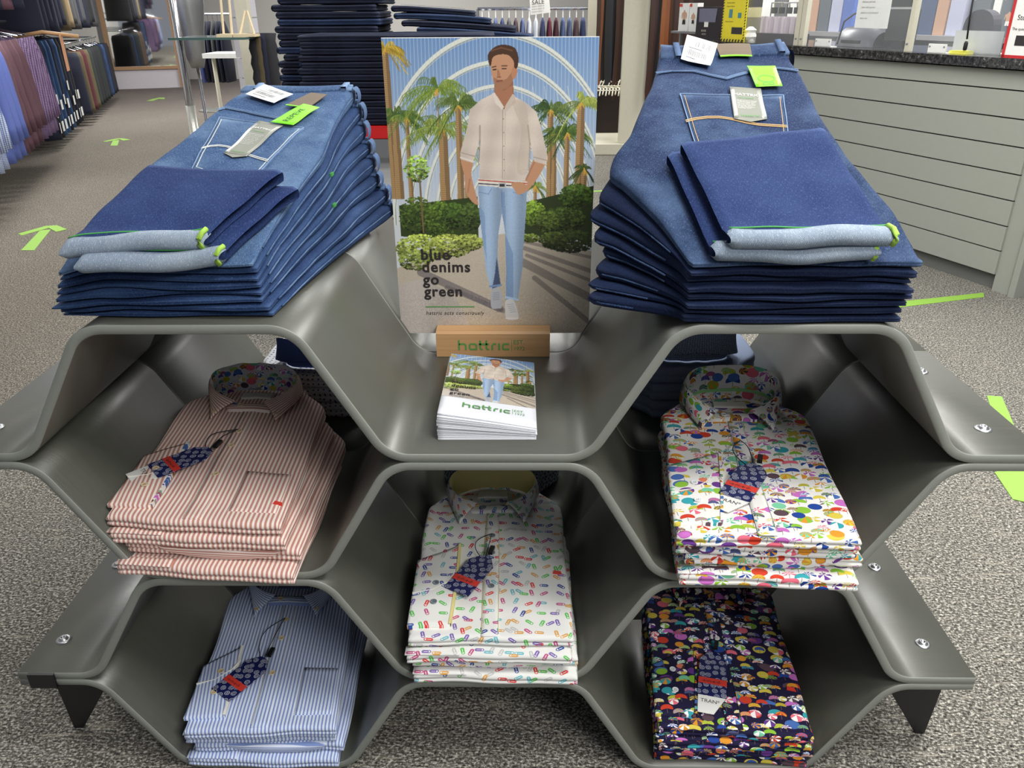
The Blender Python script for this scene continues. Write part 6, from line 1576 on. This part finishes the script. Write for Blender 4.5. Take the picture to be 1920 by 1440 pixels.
rt, s0, s1 = onc('till_screen', 1600, 1700, .34, ZT + .16, .30, .04, M_BLACK, 'large black till screen behind the notice sheet', 'monitor', 'back_case'); b = B(); cbox(b, (s0 + s1) / 2 - .03, .36, ZT, (s0 + s1) / 2 + .03, .38, ZT + .17); b.make('stand', M_BLACK, rt)
for a, lab in ((((1573, 70), (1580, 45), (1597, 34), (1612, 30)), 'thin black cable looping beside the receipt printer'),):
    b = B(); pts = [cp(counter_at(p[0], .10), .10, ZT + (82 - p[1]) * .0035 + (.0 if i else -.03)) for i, p in enumerate(a)]; b.tube(pts, .005, 6); b.make('cable', M_CORD, thing=(lab, 'cable'), smooth=True)
s_ = counter_at(1813, .02); b = B(); b.tube([cp(s_ + .02, .03, 1.35), cp(s_ + .01, .03, 1.16), cp(s_, .03, 1.07)], .004, 6); b.lathe(cp(s_, .03, 1.022), [(.007, 0), (.009, .008), (.009, .032), (.005, .04)], 10); b.make('hanging_plug_cable', M_CORD, thing=('black cable with a small plug hanging in front of the clear tray', 'cable'), smooth=True)
rt, s0, s1 = onc('sticky_notes', 1787, 1819, .03, ZT, .014, .05, plain('yellow_note', (230, 226, 90), .6), 'yellow sticky note pad under the hanging plug', 'note pad', 'pad'); b = B(); cbox(b, s0, .03, ZT + .0145, s1 - .01, .08, ZT + .0155); b.make('top_sheet', plain('yellow_note', (230, 226, 90), .6), rt)
rt, s0, s1 = onc('clear_tray', 1792, 1884, .10, ZT, .10, .006, plain('frosted_acrylic', (186, 188, 190), .2), 'frosted acrylic leaflet tray behind the sticky notes', 'tray', 'front_plate'); b = B(); cbox(b, s0, .10, ZT, s1, .2, ZT + .006); b.make('base', M_WHITE, rt)
# chair back behind the counter
s1, s0 = counter_at(1716, .36), counter_at(1772, .36); rt = root('chair_back', cp((s0 + s1) / 2, .5, 0), 'dark padded chair back behind the second screen', 'chair')
V = []; n = 14; ce = (s0 + s1) / 2; hw = (s1 - s0) / 2
for t_ in (.70, .76):
    V.append(cp(ce - hw, t_, .80)); V.append(cp(ce + hw, t_, .80))
    for k in range(n): a = PI * k / (n - 1); V.append(cp(ce + hw * math.cos(a) , t_, 1.06 + .13 * max(0, math.sin(a)) ** .6))
m = n + 2; F = [tuple([0, 1] + list(range(2, m))), tuple([m, m + 1] + list(range(m + 2, 2 * m)))[::-1]] + [(i, (i + 1) % m, (i + 1) % m + m, i + m) for i in range(m)]
mk('padded_back', V, F, plain('chair_fabric', (52, 50, 60), .8), rt, smooth=False)
b = B(); b.tube([cp(ce, .73, .82), cp(ce, .78, .45), cp(ce, .95, .42), cp(ce, .95, .02)], .02, 8); b.lathe(cp(ce, .95, .0), [(.22, 0), (.22, .02), (.04, .05)], 10); b.make('stem', M_BLACK, rt)
b = B(); cbox(b, ce - .2, .78, .42, ce + .2, 1.16, .48); b.make('seat', plain('chair_fabric', (52, 50, 60), .8), rt)
# red framed sign at the right edge
rt, s0, s1 = onc('framed_notice', 1888, 1990, -.02, ZT, .34, .006, M_WHITE, 'white notice with a red frame at the right end of the counter', 'sign', 'board')
f = face(s1, -.02, ZT); W0 = s1 - s0; b = B()
for (x0, y0, x1, y1) in ((0, 0, .014, .34), (0, 0, W0, .012), (W0 - .014, 0, W0, .34), (0, .328, W0, .34)): b.add([f(x0, y0), f(x1, y0), f(x1, y1), f(x0, y1)], [(0, 1, 2, 3)])
b.make('red_border', plain('red_frame', (196, 40, 44), .5), rt)
text('Stop here', .03, lambda x, y: f(.035 + x, .15 + y), 'lettering', M_INK, rt); text('The queue starts at', .016, lambda x, y: f(.022 + x, .11 + y), 'lettering', M_INK, rt); b = B(); b.add([f(.05, .05), f(.12, .05), f(.12, .09), f(.05, .09)], [(0, 1, 2, 3)]); b.make('black_mark', M_INK, rt)
# wall unit behind the counter with cartons
b = B(); cbox(b, -2.2, 1.62, 0, 3.6, 1.72, 2.0); b.make('wall_partition', M_WALLD, kind='structure')
rt = root('wall_shelf', cp(.9, 1.5, 0), 'dark shelf along the wall behind the counter', 'shelf'); b = B(); cbox(b, -2.0, 1.28, 1.0, 3.0, 1.61, 1.03); b.make('board', plain('shelf_grey', (150, 150, 152), .5), rt); b = B(); cbox(b, -2.0, 1.58, 0, 3.0, 1.61, 1.0); b.make('back', M_WALLD, rt)
def carton(px0, px1, h, mat, label, cat, group=None, txt=None, torso=None, t=1.34, z=1.031):
    rt, s0, s1 = onc('shelf_carton', px0, px1, t, z, h, .12, mat, label, cat, 'carton', group)
    f = face(s1, t, z); W0 = s1 - s0
    if torso: torso_print(f, W0 * .5, h * .28, W0 * .36, rt, torso)
    if txt: text(txt, W0 * .2, lambda x, y: f(W0 * .12 + x, h * .70 + y), 'lettering', M_WHITE, rt)
M_SLATE = plain('slate_print', (96, 104, 112), .5)
carton(1812, 1846, .30, M_SLATE, 'grey underwear carton with torso print and white lettering, middle right of shelf', 'box', None, 'JOCKEY', M_WHITE)
carton(1868, 1902, .30, M_SLATE, 'grey underwear carton with torso print nearest the red framed notice', 'box', None, 'JOCKEY', M_WHITE)
carton(1852, 1866, .28, M_WHITE, 'narrow white carton between the two torso cartons', 'box')
carton(1748, 1768, .24, M_SKIN, 'tan and dark printed carton behind the chair back', 'box')
carton(1772, 1800, .26, plain('pale_blue_pack', (186, 190, 214), .6), 'pale blue folded shirt pack left of the torso cartons', 'shirt pack')
carton(1716, 1746, .30, D2, 'dark blue folded denim behind the chair back', 'jeans')
for k in range(4): carton(1508 + k * 22, 1528 + k * 22, .24 + .02 * (k % 2), (M_SKIN, M_SLATE, plain('pale_blue_pack', (186, 190, 214), .6), M_ROYAL)[k], ['tan printed carton behind the first wide screen', 'slate carton second along behind the first wide screen', 'pale blue pack behind the first wide screen', 'royal blue pack behind the card printer'][k], 'box')
for k in range(3): carton(1424 + k * 24, 1445 + k * 24, .28, (M_WHITE, M_STEEL, M_WHITE)[k], ['white multipack on the wall shelf above the clips', 'silver multipack on the wall shelf above the clips', 'white multipack nearest the paired posts'][k], 'box')
